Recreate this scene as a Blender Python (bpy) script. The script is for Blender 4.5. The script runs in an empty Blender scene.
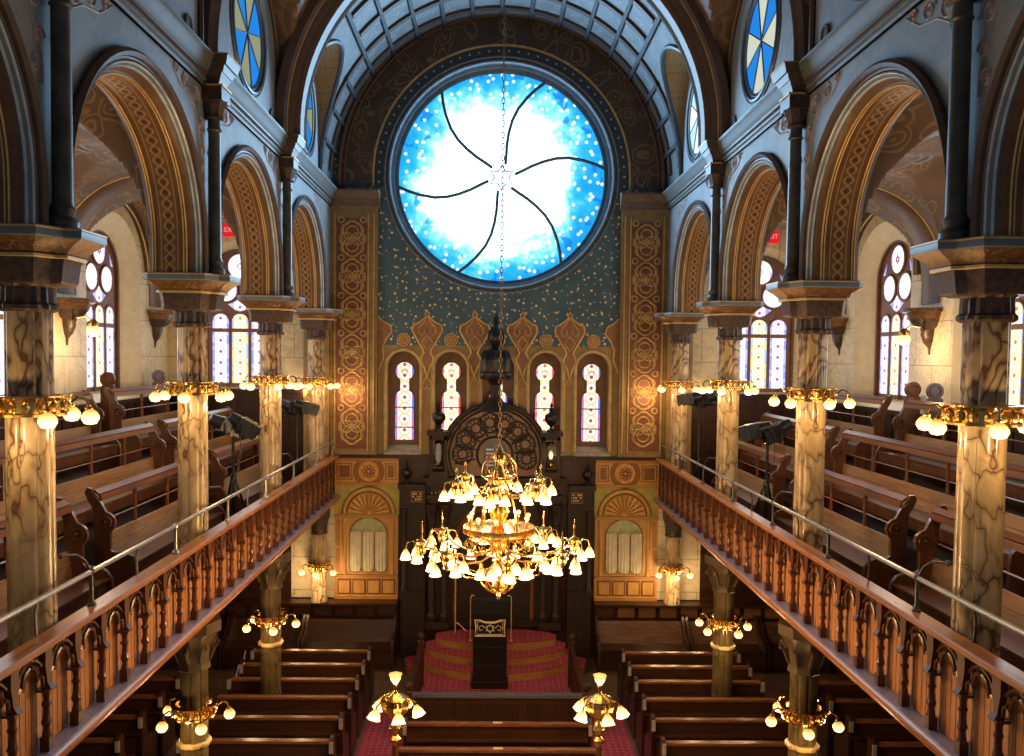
import bpy, math, random
from math import sin, cos, pi, sqrt, atan2, radians
from mathutils import Vector, Matrix
random.seed(7)
SC = bpy.context.scene
COL = SC.collection
ORG = {}

# ------------------------------------------------------------------ geometry helpers
class MB:
    """collects shapes and links them as ONE mesh object"""
    def __init__(self, T=None):
        self.v = []; self.f = []; self.uv = {}; self.T = T
    def add(self, vs, fs, uvs=None):
        b = len(self.v)
        for i, p in enumerate(vs):
            p = Vector(p)
            if self.T is not None: p = self.T @ p
            self.v.append(p)
            if uvs is not None: self.uv[b + i] = uvs[i]
        for f in fs: self.f.append(tuple(b + i for i in f))
        return self
    def box(self, x0, x1, y0, y1, z0, z1):
        if x0 > x1: x0, x1 = x1, x0
        if y0 > y1: y0, y1 = y1, y0
        return self.add([(x0,y0,z0),(x1,y0,z0),(x1,y1,z0),(x0,y1,z0),(x0,y0,z1),(x1,y0,z1),(x1,y1,z1),(x0,y1,z1)],
                 [(3,2,1,0),(4,5,6,7),(0,1,5,4),(1,2,6,5),(2,3,7,6),(3,0,4,7)])
    def grid(self, rows, cu=False, cv=False, uvs=None):
        n, m = len(rows), len(rows[0])
        vs = [p for r in rows for p in r]; fs = []
        for i in range(n if cu else n - 1):
            for j in range(m if cv else m - 1):
                a, b = i, (i + 1) % n; c, d = j, (j + 1) % m
                fs.append((a*m+c, b*m+c, b*m+d, a*m+d))
        return self.add(vs, fs, None if uvs is None else [q for r in uvs for q in r])
    def lathe(self, prof, seg=16, c=(0,0,0), axis=2, fn=None, a0=0.0, cap=True):
        rows = []
        for r, z in prof:
            row = []
            for k in range(seg):
                a = a0 + 2*pi*k/seg
                rr = r*(fn(a) if fn else 1)
                p = (rr*cos(a), rr*sin(a), z)
                if axis == 0: p = (p[2], p[0], p[1])
                elif axis == 1: p = (p[1], p[2], p[0])
                row.append((c[0]+p[0], c[1]+p[1], c[2]+p[2]))
            rows.append(row)
        m = seg; n = len(rows)
        vs = [p for r in rows for p in r]
        fs = [(i*m+j, i*m+(j+1)%m, (i+1)*m+(j+1)%m, (i+1)*m+j) for i in range(n-1) for j in range(m)]
        if cap and prof[0][0] > 1e-5: fs.append(tuple(reversed(range(m))))
        if cap and prof[-1][0] > 1e-5: fs.append(tuple(range((n-1)*m, n*m)))
        return self.add(vs, fs)
    def tube(self, path, r, seg=6, closed=False):
        P = [Vector(p) for p in path]; n = len(P); rows = []
        up = None
        for i in range(n):
            if closed: t = P[(i+1)%n] - P[i-1]
            else: t = P[min(i+1,n-1)] - P[max(i-1,0)]
            if t.length < 1e-9: t = Vector((0,0,1))
            t.normalize()
            if up is None:
                up = Vector((0,0,1)) if abs(t.z) < .9 else Vector((1,0,0))
            a = t.cross(up)
            if a.length < 1e-6: a = t.orthogonal()
            a.normalize(); up = a.cross(t).normalized()
            rr = r[i] if isinstance(r, (list, tuple)) else r
            rows.append([tuple(P[i] + (a*cos(2*pi*k/seg) + up*sin(2*pi*k/seg))*rr) for k in range(seg)])
        m = seg
        vs = [p for q in rows for p in q]
        fs = [(i*m+j, ((i+1)%n)*m+j, ((i+1)%n)*m+(j+1)%m, i*m+(j+1)%m) for i in range(n if closed else n-1) for j in range(m)]
        if not closed:
            fs.append(tuple(range(m))); fs.append(tuple(reversed(range((n-1)*m, n*m))))
        return self.add(vs, fs)
    def prism(self, poly, fn, d0, d1, caps=True):
        """2-D outline extruded from depth d0 to d1; fn(u, v, d) -> point"""
        n = len(poly)
        vs = [fn(u, v, d0) for u, v in poly] + [fn(u, v, d1) for u, v in poly]
        fs = [(i, (i+1)%n, n+(i+1)%n, n+i) for i in range(n)]
        if caps: fs += [tuple(reversed(range(n))), tuple(range(n, 2*n))]
        return self.add(vs, fs, [(u, v) for u, v in poly]*2)
    def face(self, poly, fn, d=0.0):
        return self.add([fn(u, v, d) for u, v in poly], [tuple(range(len(poly)))], [(u, v) for u, v in poly])
    def disc(self, r, fn, d=0.0, uc=0.0, vc=0.0, rings=4, seg=32):
        vs = [fn(uc, vc, d)]; uv = [(0, 0)]; fs = []
        for i in range(1, rings+1):
            for k in range(seg):
                a = 2*pi*k/seg; q = r*i/rings
                vs.append(fn(uc+q*cos(a), vc+q*sin(a), d)); uv.append((q*cos(a), q*sin(a)))
        for k in range(seg):
            fs.append((0, 1+k, 1+(k+1)%seg))
            for i in range(rings-1):
                a, b = 1+i*seg, 1+(i+1)*seg
                fs.append((a+k, b+k, b+(k+1)%seg, a+(k+1)%seg))
        return self.add(vs, fs, uv)
    def sphere(self, c, r, seg=10, rings=6, sz=1.0):
        pr = [(max(1e-4, r*sin(pi*i/rings)) if 0 < i < rings else 1e-6, -r*sz*cos(pi*i/rings)) for i in range(rings+1)]
        return self.lathe(pr, seg, c)
    def ring(self, R, r, fn, uc=0, vc=0, d=0, seg=32, k=6, a0=0, a1=2*pi):
        full = abs(a1-a0-2*pi) < 1e-6
        n = seg if full else seg+1
        path = [fn(uc+R*cos(a0+(a1-a0)*i/seg), vc+R*sin(a0+(a1-a0)*i/seg), d) for i in range(n)]
        return self.tube(path, r, k, full)
    def build(self, name, mat, parent=None, smooth=30, kind=None, label=None):
        o = None
        L = Vector(ORG.get(parent.name, (0,0,0))) if parent is not None else Vector((0,0,0))
        me = bpy.data.meshes.new(name)
        me.from_pydata([tuple(p - L) for p in self.v], [], self.f)
        if self.uv:
            lay = me.uv_layers.new(name='UVMap')
            for lp in me.loops:
                lay.data[lp.index].uv = self.uv.get(lp.vertex_index, (0, 0))
        me.validate()
        import bmesh
        bm = bmesh.new(); bm.from_mesh(me)
        bmesh.ops.recalc_face_normals(bm, faces=bm.faces)
        bm.to_mesh(me); bm.free()
        if smooth:
            me.polygons.foreach_set('use_smooth', [True]*len(me.polygons))
            me.set_sharp_from_angle(angle=radians(smooth))
        me.materials.append(mat)
        o = bpy.data.objects.new(name, me); COL.objects.link(o)
        if parent is not None:
            o.parent = parent; ORG[o.name] = tuple(L)
        if kind: o['kind'] = kind
        if label: o['label'] = label
        return o

def arcpts(uc, vc, r, a0, a1, n):
    return [(uc + r*cos(a0+(a1-a0)*i/n), vc + r*sin(a0+(a1-a0)*i/n)) for i in range(n+1)]

def arch_outline(uc, r, v0, vs, n=20):
    """closed outline of an arch opening, legs from v0 up to vs, half circle above"""
    return [(uc-r, v0)] + arcpts(uc, vs, r, pi, 0, n) + [(uc+r, v0)]

def rect_hit(uc, vc, a, u0, u1, v0, v1):
    c, s = cos(a), sin(a); t = 1e9
    if c > 1e-9: t = min(t, (u1-uc)/c)
    if c < -1e-9: t = min(t, (u0-uc)/c)
    if s > 1e-9: t = min(t, (v1-vc)/s)
    if s < -1e-9: t = min(t, (v0-vc)/s)
    return (uc+c*t, vc+s*t)

def wall_arch(mb, fn, u0, u1, v0, v1, uc, r, vs, d=0.0, sill=None, n=24):
    """rectangle with an arched opening (springing at vs), open to v0 or closed below a sill"""
    base = v0 if sill is None else sill
    A = sorted(set([pi*i/n for i in range(n+1)] + [atan2(v1-vs, u1-uc), atan2(v1-vs, u0-uc)]))
    rows = [[fn(uc+r*cos(a), vs+r*sin(a), d), fn(*rect_hit(uc, vs, a, u0, u1, vs-9, v1), d)] for a in A]
    mb.grid(rows)
    for a, b in ((u0, uc-r), (uc+r, u1)):
        mb.add([fn(a,base,d), fn(b,base,d), fn(b,vs,d), fn(a,vs,d)], [(0,1,2,3)])
    if sill is not None:
        mb.add([fn(u0,v0,d), fn(u1,v0,d), fn(u1,sill,d), fn(u0,sill,d)], [(0,1,2,3)])

def wall_round(mb, fn, u0, u1, v0, v1, uc, vc, r, d=0.0, n=48):
    A = [2*pi*i/n for i in range(n)] + [atan2(y-vc, x-uc) % (2*pi) for x in (u0,u1) for y in (v0,v1)]
    A = sorted(set(A))
    rows = [[fn(uc+r*cos(a), vc+r*sin(a), d), fn(*rect_hit(uc, vc, a, u0, u1, v0, v1), d)] for a in A]
    mb.grid(rows, cu=True)

def sweep_arch(mb, fn, prof, uc, v0, vs, n=28, uvw=None, full=False):
    """profile [(radius, depth)] carried up a leg, round the half circle and down again; UV = (length, across)"""
    path = []; s = 0
    if full:
        path = [(2*pi*i/n, 0, 0) for i in range(n+1)]
    else:
        path = [(pi, v0-vs, 0)] + [(pi - pi*i/n, 0, 0) for i in range(n+1)] + [(0, v0-vs, 0)]
    rows = []; uvs = []; acc = [0]
    for i in range(1, len(prof)):
        acc.append(acc[-1] + sqrt((prof[i][0]-prof[i-1][0])**2 + (prof[i][1]-prof[i-1][1])**2))
    rm = prof[len(prof)//2][0]; L = 0; last = None
    for a, dv, _ in path:
        q = (rm*cos(a), rm*sin(a)+dv)
        if last: L += sqrt((q[0]-last[0])**2 + (q[1]-last[1])**2)
        last = q
        rows.append([fn(uc+r*cos(a), vs+r*sin(a)+dv, d) for r, d in prof])
        uvs.append([(L, t - acc[-1]/2) for t in acc])
    mb.grid(rows, uvs=uvs)

def fX(s, x):           # plane of constant x: u = y, v = z, depth away from the nave
    return lambda u, v, d: (s*(x+d), u, v)
def fY(y):              # plane of constant y: u = x, v = z, depth away from the camera
    return lambda u, v, d: (u, y+d, v)

# ------------------------------------------------------------------ object helpers
def thing(name, label, cat, loc=(0,0,0), rotz=0.0, group=None):
    o = bpy.data.objects.new(name, None); COL.objects.link(o)
    o.location = loc; o.rotation_euler = (0,0,rotz)
    o['label'] = label; o['category'] = cat; o['kind'] = 'thing'
    if group: o['group'] = group
    ORG[o.name] = tuple(loc)
    return o
def tag(o, label, cat, group=None, kind='thing'):
    o['label'] = label; o['category'] = cat; o['kind'] = kind
    if group: o['group'] = group
    return o
def struct(name, mb, mat, parent=None, smooth=30):
    return mb.build(name, mat, parent, smooth, 'structure')
def dup(root, loc, rotz=0.0, label=None, group=None, scale=None):
    r = root.copy(); COL.objects.link(r); r.location = loc; ORG[r.name] = tuple(loc); r.rotation_euler = (0,0,rotz)
    if label: r['label'] = label
    if group: r['group'] = group
    for ch in list(root.children):
        c = ch.copy(); COL.objects.link(c); c.parent = r
        for g in list(ch.children):
            d = g.copy(); COL.objects.link(d); d.parent = c
    return r

# ------------------------------------------------------------------ materials
def nt_new(name):
    m = bpy.data.materials.new(name); m.use_nodes = True
    t = m.node_tree; t.nodes.clear()
    out = t.nodes.new('ShaderNodeOutputMaterial')
    b = t.nodes.new('ShaderNodeBsdfPrincipled')
    t.links.new(b.outputs[0], out.inputs[0])
    return m, t, b, out
def setin(t, sock, val):
    if hasattr(val, 'is_output') or isinstance(val, bpy.types.NodeSocket): t.links.new(val, sock)
    elif isinstance(val, (tuple, list)) and len(val) == 3 and sock.type == 'RGBA': sock.default_value = (*val, 1)
    else: sock.default_value = val
def node(t, typ, ins=None, **props):
    n = t.nodes.new(typ)
    for k, v in props.items(): setattr(n, k, v)
    for k, v in (ins or {}).items(): setin(t, n.inputs[k], v)
    return n
def M_(t, op, a, b=None, c=None, clamp=False):
    n = t.nodes.new('ShaderNodeMath'); n.operation = op; n.use_clamp = clamp
    for i, x in enumerate((a, b, c)):
        if x is not None: setin(t, n.inputs[i], x)
    return n.outputs[0]
def mixc(t, fac, a, b):
    n = t.nodes.new('ShaderNodeMix'); n.data_type = 'RGBA'
    setin(t, n.inputs['Factor'], fac); setin(t, n.inputs[6], a); setin(t, n.inputs[7], b)
    return n.outputs[2]
def coords(t, kind='Object', scale=(1,1,1), loc=(0,0,0), rot=(0,0,0)):
    tc = t.nodes.new('ShaderNodeTexCoord')
    mp = node(t, 'ShaderNodeMapping', {'Vector': tc.outputs[kind], 'Scale': scale, 'Location': loc, 'Rotation': rot})
    return mp.outputs[0]
def noise(t, vec, scale, detail=3, rough=.55, dist=0.0, out=0):
    n = node(t, 'ShaderNodeTexNoise', {'Vector': vec, 'Scale': scale, 'Detail': detail, 'Roughness': rough, 'Distortion': dist})
    return n.outputs[out]
def ramp(t, fac, stops):
    n = t.nodes.new('ShaderNodeValToRGB'); e = n.color_ramp.elements
    while len(e) < len(stops): e.new(.5)
    for i, (p, c) in enumerate(stops): e[i].position = p; e[i].color = (*c, 1)
    setin(t, n.inputs[0], fac); return n.outputs[0]
def maprange(t, v, a, b, c=0., d=1.):
    return node(t, 'ShaderNodeMapRange', {0: v, 1: a, 2: b, 3: c, 4: d}).outputs[0]
def bump(t, b, h, strength=.3, dist=.02):
    n = node(t, 'ShaderNodeBump', {'Strength': strength, 'Distance': dist, 'Height': h}); t.links.new(n.outputs[0], b.inputs['Normal'])

def plain(name, c, rough=.5, metal=0.0, var=.25, scale=6., spec=.5):
    m, t, b, o = nt_new(name)
    v = noise(t, coords(t), scale, 4)
    setin(t, b.inputs['Base Color'], mixc(t, maprange(t, v, .3, .7), tuple(x*(1-var) for x in c), tuple(min(1, x*(1+var)) for x in c)))
    b.inputs['Roughness'].default_value = rough; b.inputs['Metallic'].default_value = metal
    b.inputs['Specular IOR Level'].default_value = spec
    return m
def wood(name, c1, c2, stretch=(1,1,8), rough=.35, scale=3.0):
    """stretch: how much slower the grain runs along each axis"""
    m, t, b, o = nt_new(name)
    vec = coords(t, 'Object', tuple(1.0/x for x in stretch))
    a = noise(t, vec, scale*7, 5, .6, .6); g = noise(t, vec, scale*1.3, 2)
    f = M_(t, 'ADD', M_(t, 'MULTIPLY', a, .65), M_(t, 'MULTIPLY', g, .45))
    setin(t, b.inputs['Base Color'], ramp(t, f, [(.36, c1), (.70, c2)]))
    setin(t, b.inputs['Roughness'], maprange(t, a, 0, 1, rough-.08, rough+.12))
    bump(t, b, a, .12, .01)
    return m
LN = [0]
def lamp(p, w, c=(1,.63,.30), r=.05):
    """the light of one lamp of the place"""
    l = bpy.data.lights.new('lamp_light', 'POINT'); l.energy = w; l.color = c; l.shadow_soft_size = r
    o = bpy.data.objects.new('lamp_light', l); COL.objects.link(o); o.location = p; o['kind'] = 'helper'
    LN[0] += 1
def lit_glass(name, strength):
    """glowing lamp glass, amber at the neck and hotter towards the bulb"""
    m, t, b, o = nt_new(name); t.nodes.remove(b)
    tc = t.nodes.new('ShaderNodeTexCoord'); z = node(t, 'ShaderNodeSeparateXYZ', {0: tc.outputs['Generated']}).outputs[2]
    c = ramp(t, z, [(0, (1,.66,.27)), (.55, (1,.62,.22)), (1, (1,.46,.10))])
    st = ramp(t, z, [(0, (1,1,1)), (.5, (.85,.85,.85)), (.8, (.42,.42,.42)), (1, (.25,.25,.25))])
    e = node(t, 'ShaderNodeEmission', {'Color': c, 'Strength': M_(t, 'MULTIPLY', st, strength)}); t.links.new(e.outputs[0], o.inputs[0])
    return m
def emit(name, c, strength):
    m, t, b, o = nt_new(name); t.nodes.remove(b)
    e = node(t, 'ShaderNodeEmission', {'Color': (*c, 1), 'Strength': strength}); t.links.new(e.outputs[0], o.inputs[0])
    return m
# ================================================================== materials
BRASS = plain('brass', (.80,.52,.17), .22, 1.0, .12)
GOLDP = plain('gold_paint', (.72,.50,.19), .40, .25, .15)
GOLDF = plain('faded_gold_paint', (.50,.35,.14), .5, .1, .25)
DARKW = wood('walnut', (.018,.007,.004), (.060,.022,.010), (8,1,1), .30)
DARKV = wood('walnut_upright', (.020,.008,.004), (.060,.022,.010), (1,1,8), .33)
PEWTOP = wood('lit_top_pew_rail', (.10,.035,.013), (.22,.085,.03), (8,1,1), .25)  # lighter brown than the backs: light on the rail tops painted in
OAKY = wood('oak_along', (.25,.085,.025), (.46,.18,.06), (1,9,1), .28)
OAKZ = wood('oak_upright', (.36,.13,.04), (.56,.24,.08), (1,1,9), .35)
BALW = wood('dark_oak_turned', (.06,.019,.008), (.13,.045,.017), (1,1,6), .30)
PLANK = wood('pale_plank', (.19,.092,.036), (.40,.225,.095), (1,9,1), .42)
REDW = wood('reddish_board', (.085,.028,.011), (.19,.068,.027), (1,9,1), .32)
ENDW = wood('pew_end_wood', (.055,.019,.008), (.15,.056,.022), (1,1,6), .33)
GOLDW = wood('golden_oak', (.36,.16,.04), (.55,.27,.075), (6,1,1), .40)
GOLDW2 = wood('golden_oak_upright', (.50,.25,.065), (.74,.42,.13), (1,1,6), .40)
ARKW = wood('ark_walnut', (.010,.005,.003), (.030,.012,.006), (1,1,6), .55)
ARKR = wood('ark_rosette_wood', (.10,.038,.013), (.20,.085,.032), (1,1,4), .35)
BLACKM = plain('black_metal', (.012,.012,.014), .4, .3, .2)
STEEL = plain('grey_handrail_metal', (.42,.42,.38), .32, .8, .15)
IRON = plain('dark_iron', (.09,.085,.08), .42, .7, .2)
LEDGE = plain('grey_ledge_paint', (.26,.23,.30), .30, 0, .15)
GLASSB = lit_glass('lamp_glass', 4.2)
GLASSC = lit_glass('chandelier_lamp_glass', 5.0)
GLASSL = lit_glass('lower_lamp_glass', 3.9)
STONE = plain('grey_stone_sill', (.36,.35,.31), .6)
DKBLUE = plain('dark_blue_moulding', (.06,.09,.12), .35, 0, .2)

def scagliola(name, c1, c2, vein):
    m, t, b, o = nt_new(name)
    v = coords(t, 'Object', (1,1,.45))
    w = node(t, 'ShaderNodeVectorMath', {0: v, 1: noise(t, v, 2.2, 3, .6, 0, 1)}, operation='ADD').outputs[0]
    d = node(t, 'ShaderNodeTexVoronoi', {'Vector': w, 'Scale': 4.2}, feature='DISTANCE_TO_EDGE').outputs['Distance']
    n1 = noise(t, v, 3.0, 4); n2 = noise(t, v, 1.2, 2)
    base = mixc(t, maprange(t, n1, .35, .65), c1, c2)
    mot = noise(t, coords(t, 'Object', (1,1,.28)), 9.0, 5, .65, .8)
    base = mixc(t, maprange(t, mot, .52, .72, 0, .75), base, tuple((a*.3+v_*.9) for a, v_ in zip(c1, vein)))
    th = maprange(t, n2, .42, .62, .0, .042)
    vm = M_(t, 'LESS_THAN', d, th)
    soft = maprange(t, d, 0, .16, .75, 0)
    col = mixc(t, M_(t, 'MULTIPLY', soft, maprange(t, n2, .35, .6)), base, tuple(x*.55 for x in vein))
    setin(t, b.inputs['Base Color'], mixc(t, M_(t, 'MULTIPLY', vm, .8), col, vein))
    b.inputs['Roughness'].default_value = .22
    return m
MARB = scagliola('scagliola', (.40,.27,.125), (.66,.52,.30), (.13,.055,.02))
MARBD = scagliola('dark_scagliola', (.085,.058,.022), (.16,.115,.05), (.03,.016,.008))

def stencil(name, base, line, scale=1.6, freq=34., amt=.5, var=.25, rough=.55, gold=0.):
    """painted plaster with scrolling stencil lines"""
    m, t, b, o = nt_new(name)
    v = coords(t)
    w = node(t, 'ShaderNodeVectorMath', {0: v, 1: noise(t, v, 1.1, 2, .5, 0, 1)}, operation='ADD').outputs[0]
    d = node(t, 'ShaderNodeTexVoronoi', {'Vector': w, 'Scale': scale}).outputs['Distance']
    s = M_(t, 'SINE', M_(t, 'MULTIPLY', d, freq))
    mask = M_(t, 'MULTIPLY', M_(t, 'GREATER_THAN', s, .45), maprange(t, d, .62, .5))
    n = noise(t, v, 2.0, 4)
    bc = mixc(t, maprange(t, n, .3, .7), tuple(x*(1-var) for x in base), tuple(x*(1+var) for x in base))
    setin(t, b.inputs['Base Color'], mixc(t, M_(t, 'MULTIPLY', mask, amt, None, True), bc, line))
    b.inputs['Roughness'].default_value = rough
    if gold: setin(t, b.inputs['Metallic'], M_(t, 'MULTIPLY', mask, gold))
    return m
SPAN = stencil('grey_blue_spandrel_paint', (.19,.235,.255), (.30,.28,.29), 1.6, 30, .35)
CLER = plain('blue_grey_clerestory_paint', (.25,.29,.33), .5, 0, .15)
TYMP = stencil('dark_brown_tympanum_paint', (.060,.040,.023), (.19,.13,.06), 2.4, 28, .75)
WEBM = stencil('brown_vault_web_paint', (.13,.075,.035), (.24,.15,.06), 1.5, 28, .7)
AISLEV = stencil('ochre_aisle_vault_paint', (.135,.068,.022), (.34,.19,.06), 2.6, 30, .6)
DAMASK = stencil('blue_grey_coffer_paint', (.105,.125,.14), (.22,.225,.235), 5.5, 22, .6)
BROWN = plain('brown_moulding_paint', (.10,.065,.05), .45, 0, .2)
GREYB = plain('grey_blue_moulding_paint', (.19,.245,.28), .38, 0, .15)
LILAC = plain('mauve_moulding_paint', (.17,.135,.135), .45, 0, .15)
UMBER = plain('umber_soffit_paint', (.17,.085,.032), .45, 0, .2)
CAPM = stencil('gilded_brown_cove', (.14,.062,.02), (.38,.21,.07), 14, 30, .75, .35, .4, .2)
CAPD = plain('dark_bronze_capital', (.085,.055,.042), .40, .1, .5, 18)
CREAMP = plain('cream_plaster', (.74,.63,.40), .55, 0, .08)

def soffit_mat():
    m, t, b, o = nt_new('chain_pattern_soffit')
    tc = t.nodes.new('ShaderNodeTexCoord'); sp = node(t, 'ShaderNodeSeparateXYZ', {0: tc.outputs['UV']})
    u, v = sp.outputs[0], sp.outputs[1]
    P = .125
    ph = M_(t, 'MULTIPLY', u, 2*pi/P/2)
    sn = M_(t, 'MULTIPLY', M_(t, 'SINE', ph), .052)
    l1 = M_(t, 'ABSOLUTE', M_(t, 'SUBTRACT', v, sn)); l2 = M_(t, 'ABSOLUTE', M_(t, 'ADD', v, sn))
    ln = M_(t, 'LESS_THAN', M_(t, 'MINIMUM', l1, l2), .014)
    fu = M_(t, 'SUBTRACT', M_(t, 'FRACT', M_(t, 'ADD', M_(t, 'DIVIDE', u, P), 0.0)), .5)
    dd = M_(t, 'SQRT', M_(t, 'ADD', M_(t, 'POWER', M_(t, 'MULTIPLY', fu, P), 2.0), M_(t, 'POWER', v, 2.0)))
    dot = M_(t, 'LESS_THAN', dd, .026)
    rim = M_(t, 'COMPARE', M_(t, 'ABSOLUTE', v), .095, .007)
    nz = noise(t, coords(t), 3, 4)
    bc = mixc(t, maprange(t, nz, .3, .7), (.15,.070,.024), (.24,.115,.036))
    c = mixc(t, M_(t, 'MULTIPLY', ln, .85), bc, (.46,.28,.105))
    c = mixc(t, dot, c, (.085,.045,.025)); c = mixc(t, rim, c, (.42,.26,.10))
    setin(t, b.inputs['Base Color'], c); b.inputs['Roughness'].default_value = .42
    return m
SOFF = soffit_mat()

def block_wall(name, axis):
    m, t, b, o = nt_new(name)
    tc = t.nodes.new('ShaderNodeTexCoord'); sp = node(t, 'ShaderNodeSeparateXYZ', {0: tc.outputs['Object']})
    cb = node(t, 'ShaderNodeCombineXYZ', {0: sp.outputs[axis], 1: sp.outputs[2]})
    br = node(t, 'ShaderNodeTexBrick', {'Vector': cb.outputs[0], 'Color1': (1,1,1,1), 'Color2': (1,1,1,1), 'Mortar': (0,0,0,1),
              'Scale': 1.0, 'Mortar Size': .008, 'Brick Width': 1.1, 'Row Height': .72})
    v = coords(t)
    w = noise(t, v, 1.4, 5, .65, 1.6)
    vein = maprange(t, M_(t, 'ABSOLUTE', M_(t, 'SUBTRACT', w, .5)), 0, .035, .5, 0)
    bc = mixc(t, maprange(t, noise(t, v, .9, 3), .3, .7), (.70,.60,.38), (.82,.73,.50))
    bc = mixc(t, vein, bc, (.40,.31,.17))
    setin(t, b.inputs['Base Color'], mixc(t, br.outputs['Color'], (.36,.29,.17), bc))
    b.inputs['Roughness'].default_value = .38
    return m
BLOCKX = block_wall('cream_marbled_blocks_along', 1); BLOCKY = block_wall('cream_marbled_blocks_across', 0)

def star_wall():
    m, t, b, o = nt_new('starry_wall_paint')
    tc = t.nodes.new('ShaderNodeTexCoord'); sp = node(t, 'ShaderNodeSeparateXYZ', {0: tc.outputs['Object']})
    cb = node(t, 'ShaderNodeCombineXYZ', {0: sp.outputs[0], 1: sp.outputs[2]})
    def dots(sc, rad, dz):
        mp = node(t, 'ShaderNodeMapping', {'Vector': cb.outputs[0], 'Location': (dz, dz*.7, 0)})
        vo = node(t, 'ShaderNodeTexVoronoi', {'Vector': mp.outputs[0], 'Scale': sc, 'Randomness': .8}, voronoi_dimensions='2D')
        return M_(t, 'LESS_THAN', vo.outputs['Distance'], rad*sc)
    d = M_(t, 'MAXIMUM', dots(4.2, .026, 0), dots(5.5, .014, 3.3))
    n = noise(t, coords(t), 1.6, 4)
    teal = mixc(t, maprange(t, n, .3, .7), (.045,.105,.145), (.080,.155,.20))
    teal = mixc(t, d, teal, (.85,.66,.34))
    och = mixc(t, maprange(t, noise(t, coords(t), 4, 5), .3, .7), (.27,.175,.06), (.38,.25,.09))
    edge = M_(t, 'GREATER_THAN', sp.outputs[2], 6.78)
    setin(t, b.inputs['Base Color'], mixc(t, edge, och, teal)); b.inputs['Roughness'].default_value = .5
    return m
STAR = star_wall()

def dotted(name, base, dot, s):
    m, t, b, o = nt_new(name)
    tc = t.nodes.new('ShaderNodeTexCoord'); sp = node(t, 'ShaderNodeSeparateXYZ', {0: tc.outputs['UV']})
    f = M_(t, 'SUBTRACT', M_(t, 'FRACT', M_(t, 'DIVIDE', sp.outputs[0], s)), .5)
    dd = M_(t, 'SQRT', M_(t, 'ADD', M_(t, 'POWER', M_(t, 'MULTIPLY', f, s), 2.0), M_(t, 'POWER', sp.outputs[1], 2.0)))
    setin(t, b.inputs['Base Color'], mixc(t, M_(t, 'LESS_THAN', dd, .022), base, dot)); b.inputs['Roughness'].default_value = .5
    return m
DOTB = dotted('teal_band_with_gilt_dots', (.03,.045,.055), (.5,.42,.28), .21)

def carpet():
    m, t, b, o = nt_new('red_patterned_carpet')
    v = coords(t)
    vo = node(t, 'ShaderNodeTexVoronoi', {'Vector': v, 'Scale': 9.0, 'Randomness': .12}, voronoi_dimensions='2D').outputs['Distance']
    n = noise(t, v, 5, 3)
    bc = mixc(t, maprange(t, n, .3, .7), (.27,.026,.045), (.37,.038,.060))
    setin(t, b.inputs['Base Color'], mixc(t, M_(t, 'LESS_THAN', vo, .15), bc, (.46,.20,.19)))
    b.inputs['Roughness'].default_value = .95
    return m
CARPET = carpet()

def tile_floor():
    m, t, b, o = nt_new('dark_floor_boards')
    v = coords(t)
    br = node(t, 'ShaderNodeTexBrick', {'Vector': v, 'Color1': (.10,.06,.035,1), 'Color2': (.15,.09,.05,1), 'Mortar': (.03,.02,.012,1), 'Scale': 1.0,
              'Mortar Size': .006, 'Brick Width': .5, 'Row Height': .25})
    setin(t, b.inputs['Base Color'], br.outputs['Color']); b.inputs['Roughness'].default_value = .45
    return m
FLOORM = tile_floor()

def leaded(name, hw, palette, strength, period=.24):
    """lit leaded pane: UV in metres from the pane's own axis"""
    m, t, b, o = nt_new(name); t.nodes.remove(b)
    tc = t.nodes.new('ShaderNodeTexCoord'); sp = node(t, 'ShaderNodeSeparateXYZ', {0: tc.outputs['UV']})
    u, v = sp.outputs[0], sp.outputs[1]
    au = M_(t, 'ABSOLUTE', u)
    fv = M_(t, 'SUBTRACT', M_(t, 'FRACT', M_(t, 'DIVIDE', v, period)), .5)
    vo = node(t, 'ShaderNodeTexVoronoi', {'Vector': tc.outputs['UV'], 'Scale': 16.0}, voronoi_dimensions='2D').outputs['Color']
    vs = node(t, 'ShaderNodeSeparateColor', {0: vo}).outputs[0]
    dd = M_(t, 'SQRT', M_(t, 'ADD', M_(t, 'POWER', M_(t, 'MULTIPLY', fv, period), 2.0), M_(t, 'POWER', u, 2.0)))
    w0, w1, bd1, bd2, dot, line = palette
    c = mixc(t, vs, w0, w1)
    rr = M_(t, 'COMPARE', dd, hw*.55, .018)
    c = mixc(t, M_(t, 'MULTIPLY', rr, .8), c, line)
    c = mixc(t, M_(t, 'LESS_THAN', dd, hw*.19), c, dot)
    c = mixc(t, M_(t, 'GREATER_THAN', au, hw*.74), c, mixc(t, M_(t, 'GREATER_THAN', vs, .5), bd1, bd2))
    e = node(t, 'ShaderNodeEmission', {'Color': c, 'Strength': strength}); t.links.new(e.outputs[0], o.inputs[0])
    return m
PANEB = leaded('lit_blue_bordered_pane', .17, ((.86,.88,.95),(1,.98,.93),(.30,.36,1.0),(.62,.55,1.0),(.45,.06,.50),(.85,.66,.80)), 1.25)
PANEY = leaded('lit_yellow_pane', .17, ((1,.97,.80),(1,1,.95),(.85,.70,.25),(.45,.55,.90),(.85,.25,.04),(1,.80,.30)), 1.25)
PANER = leaded('lit_red_bordered_lancet', .21, ((1,.90,.72),(1,.97,.88),(.85,.08,.10),(.90,.25,.35),(.80,.15,.05),(.95,.60,.12)), 1.5)
PANEV = leaded('lit_blue_bordered_lancet', .21, ((1,.88,.72),(1,.95,.85),(.16,.24,.90),(.85,.15,.30),(.40,.08,.12),(.90,.50,.18)), 1.3)
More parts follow.
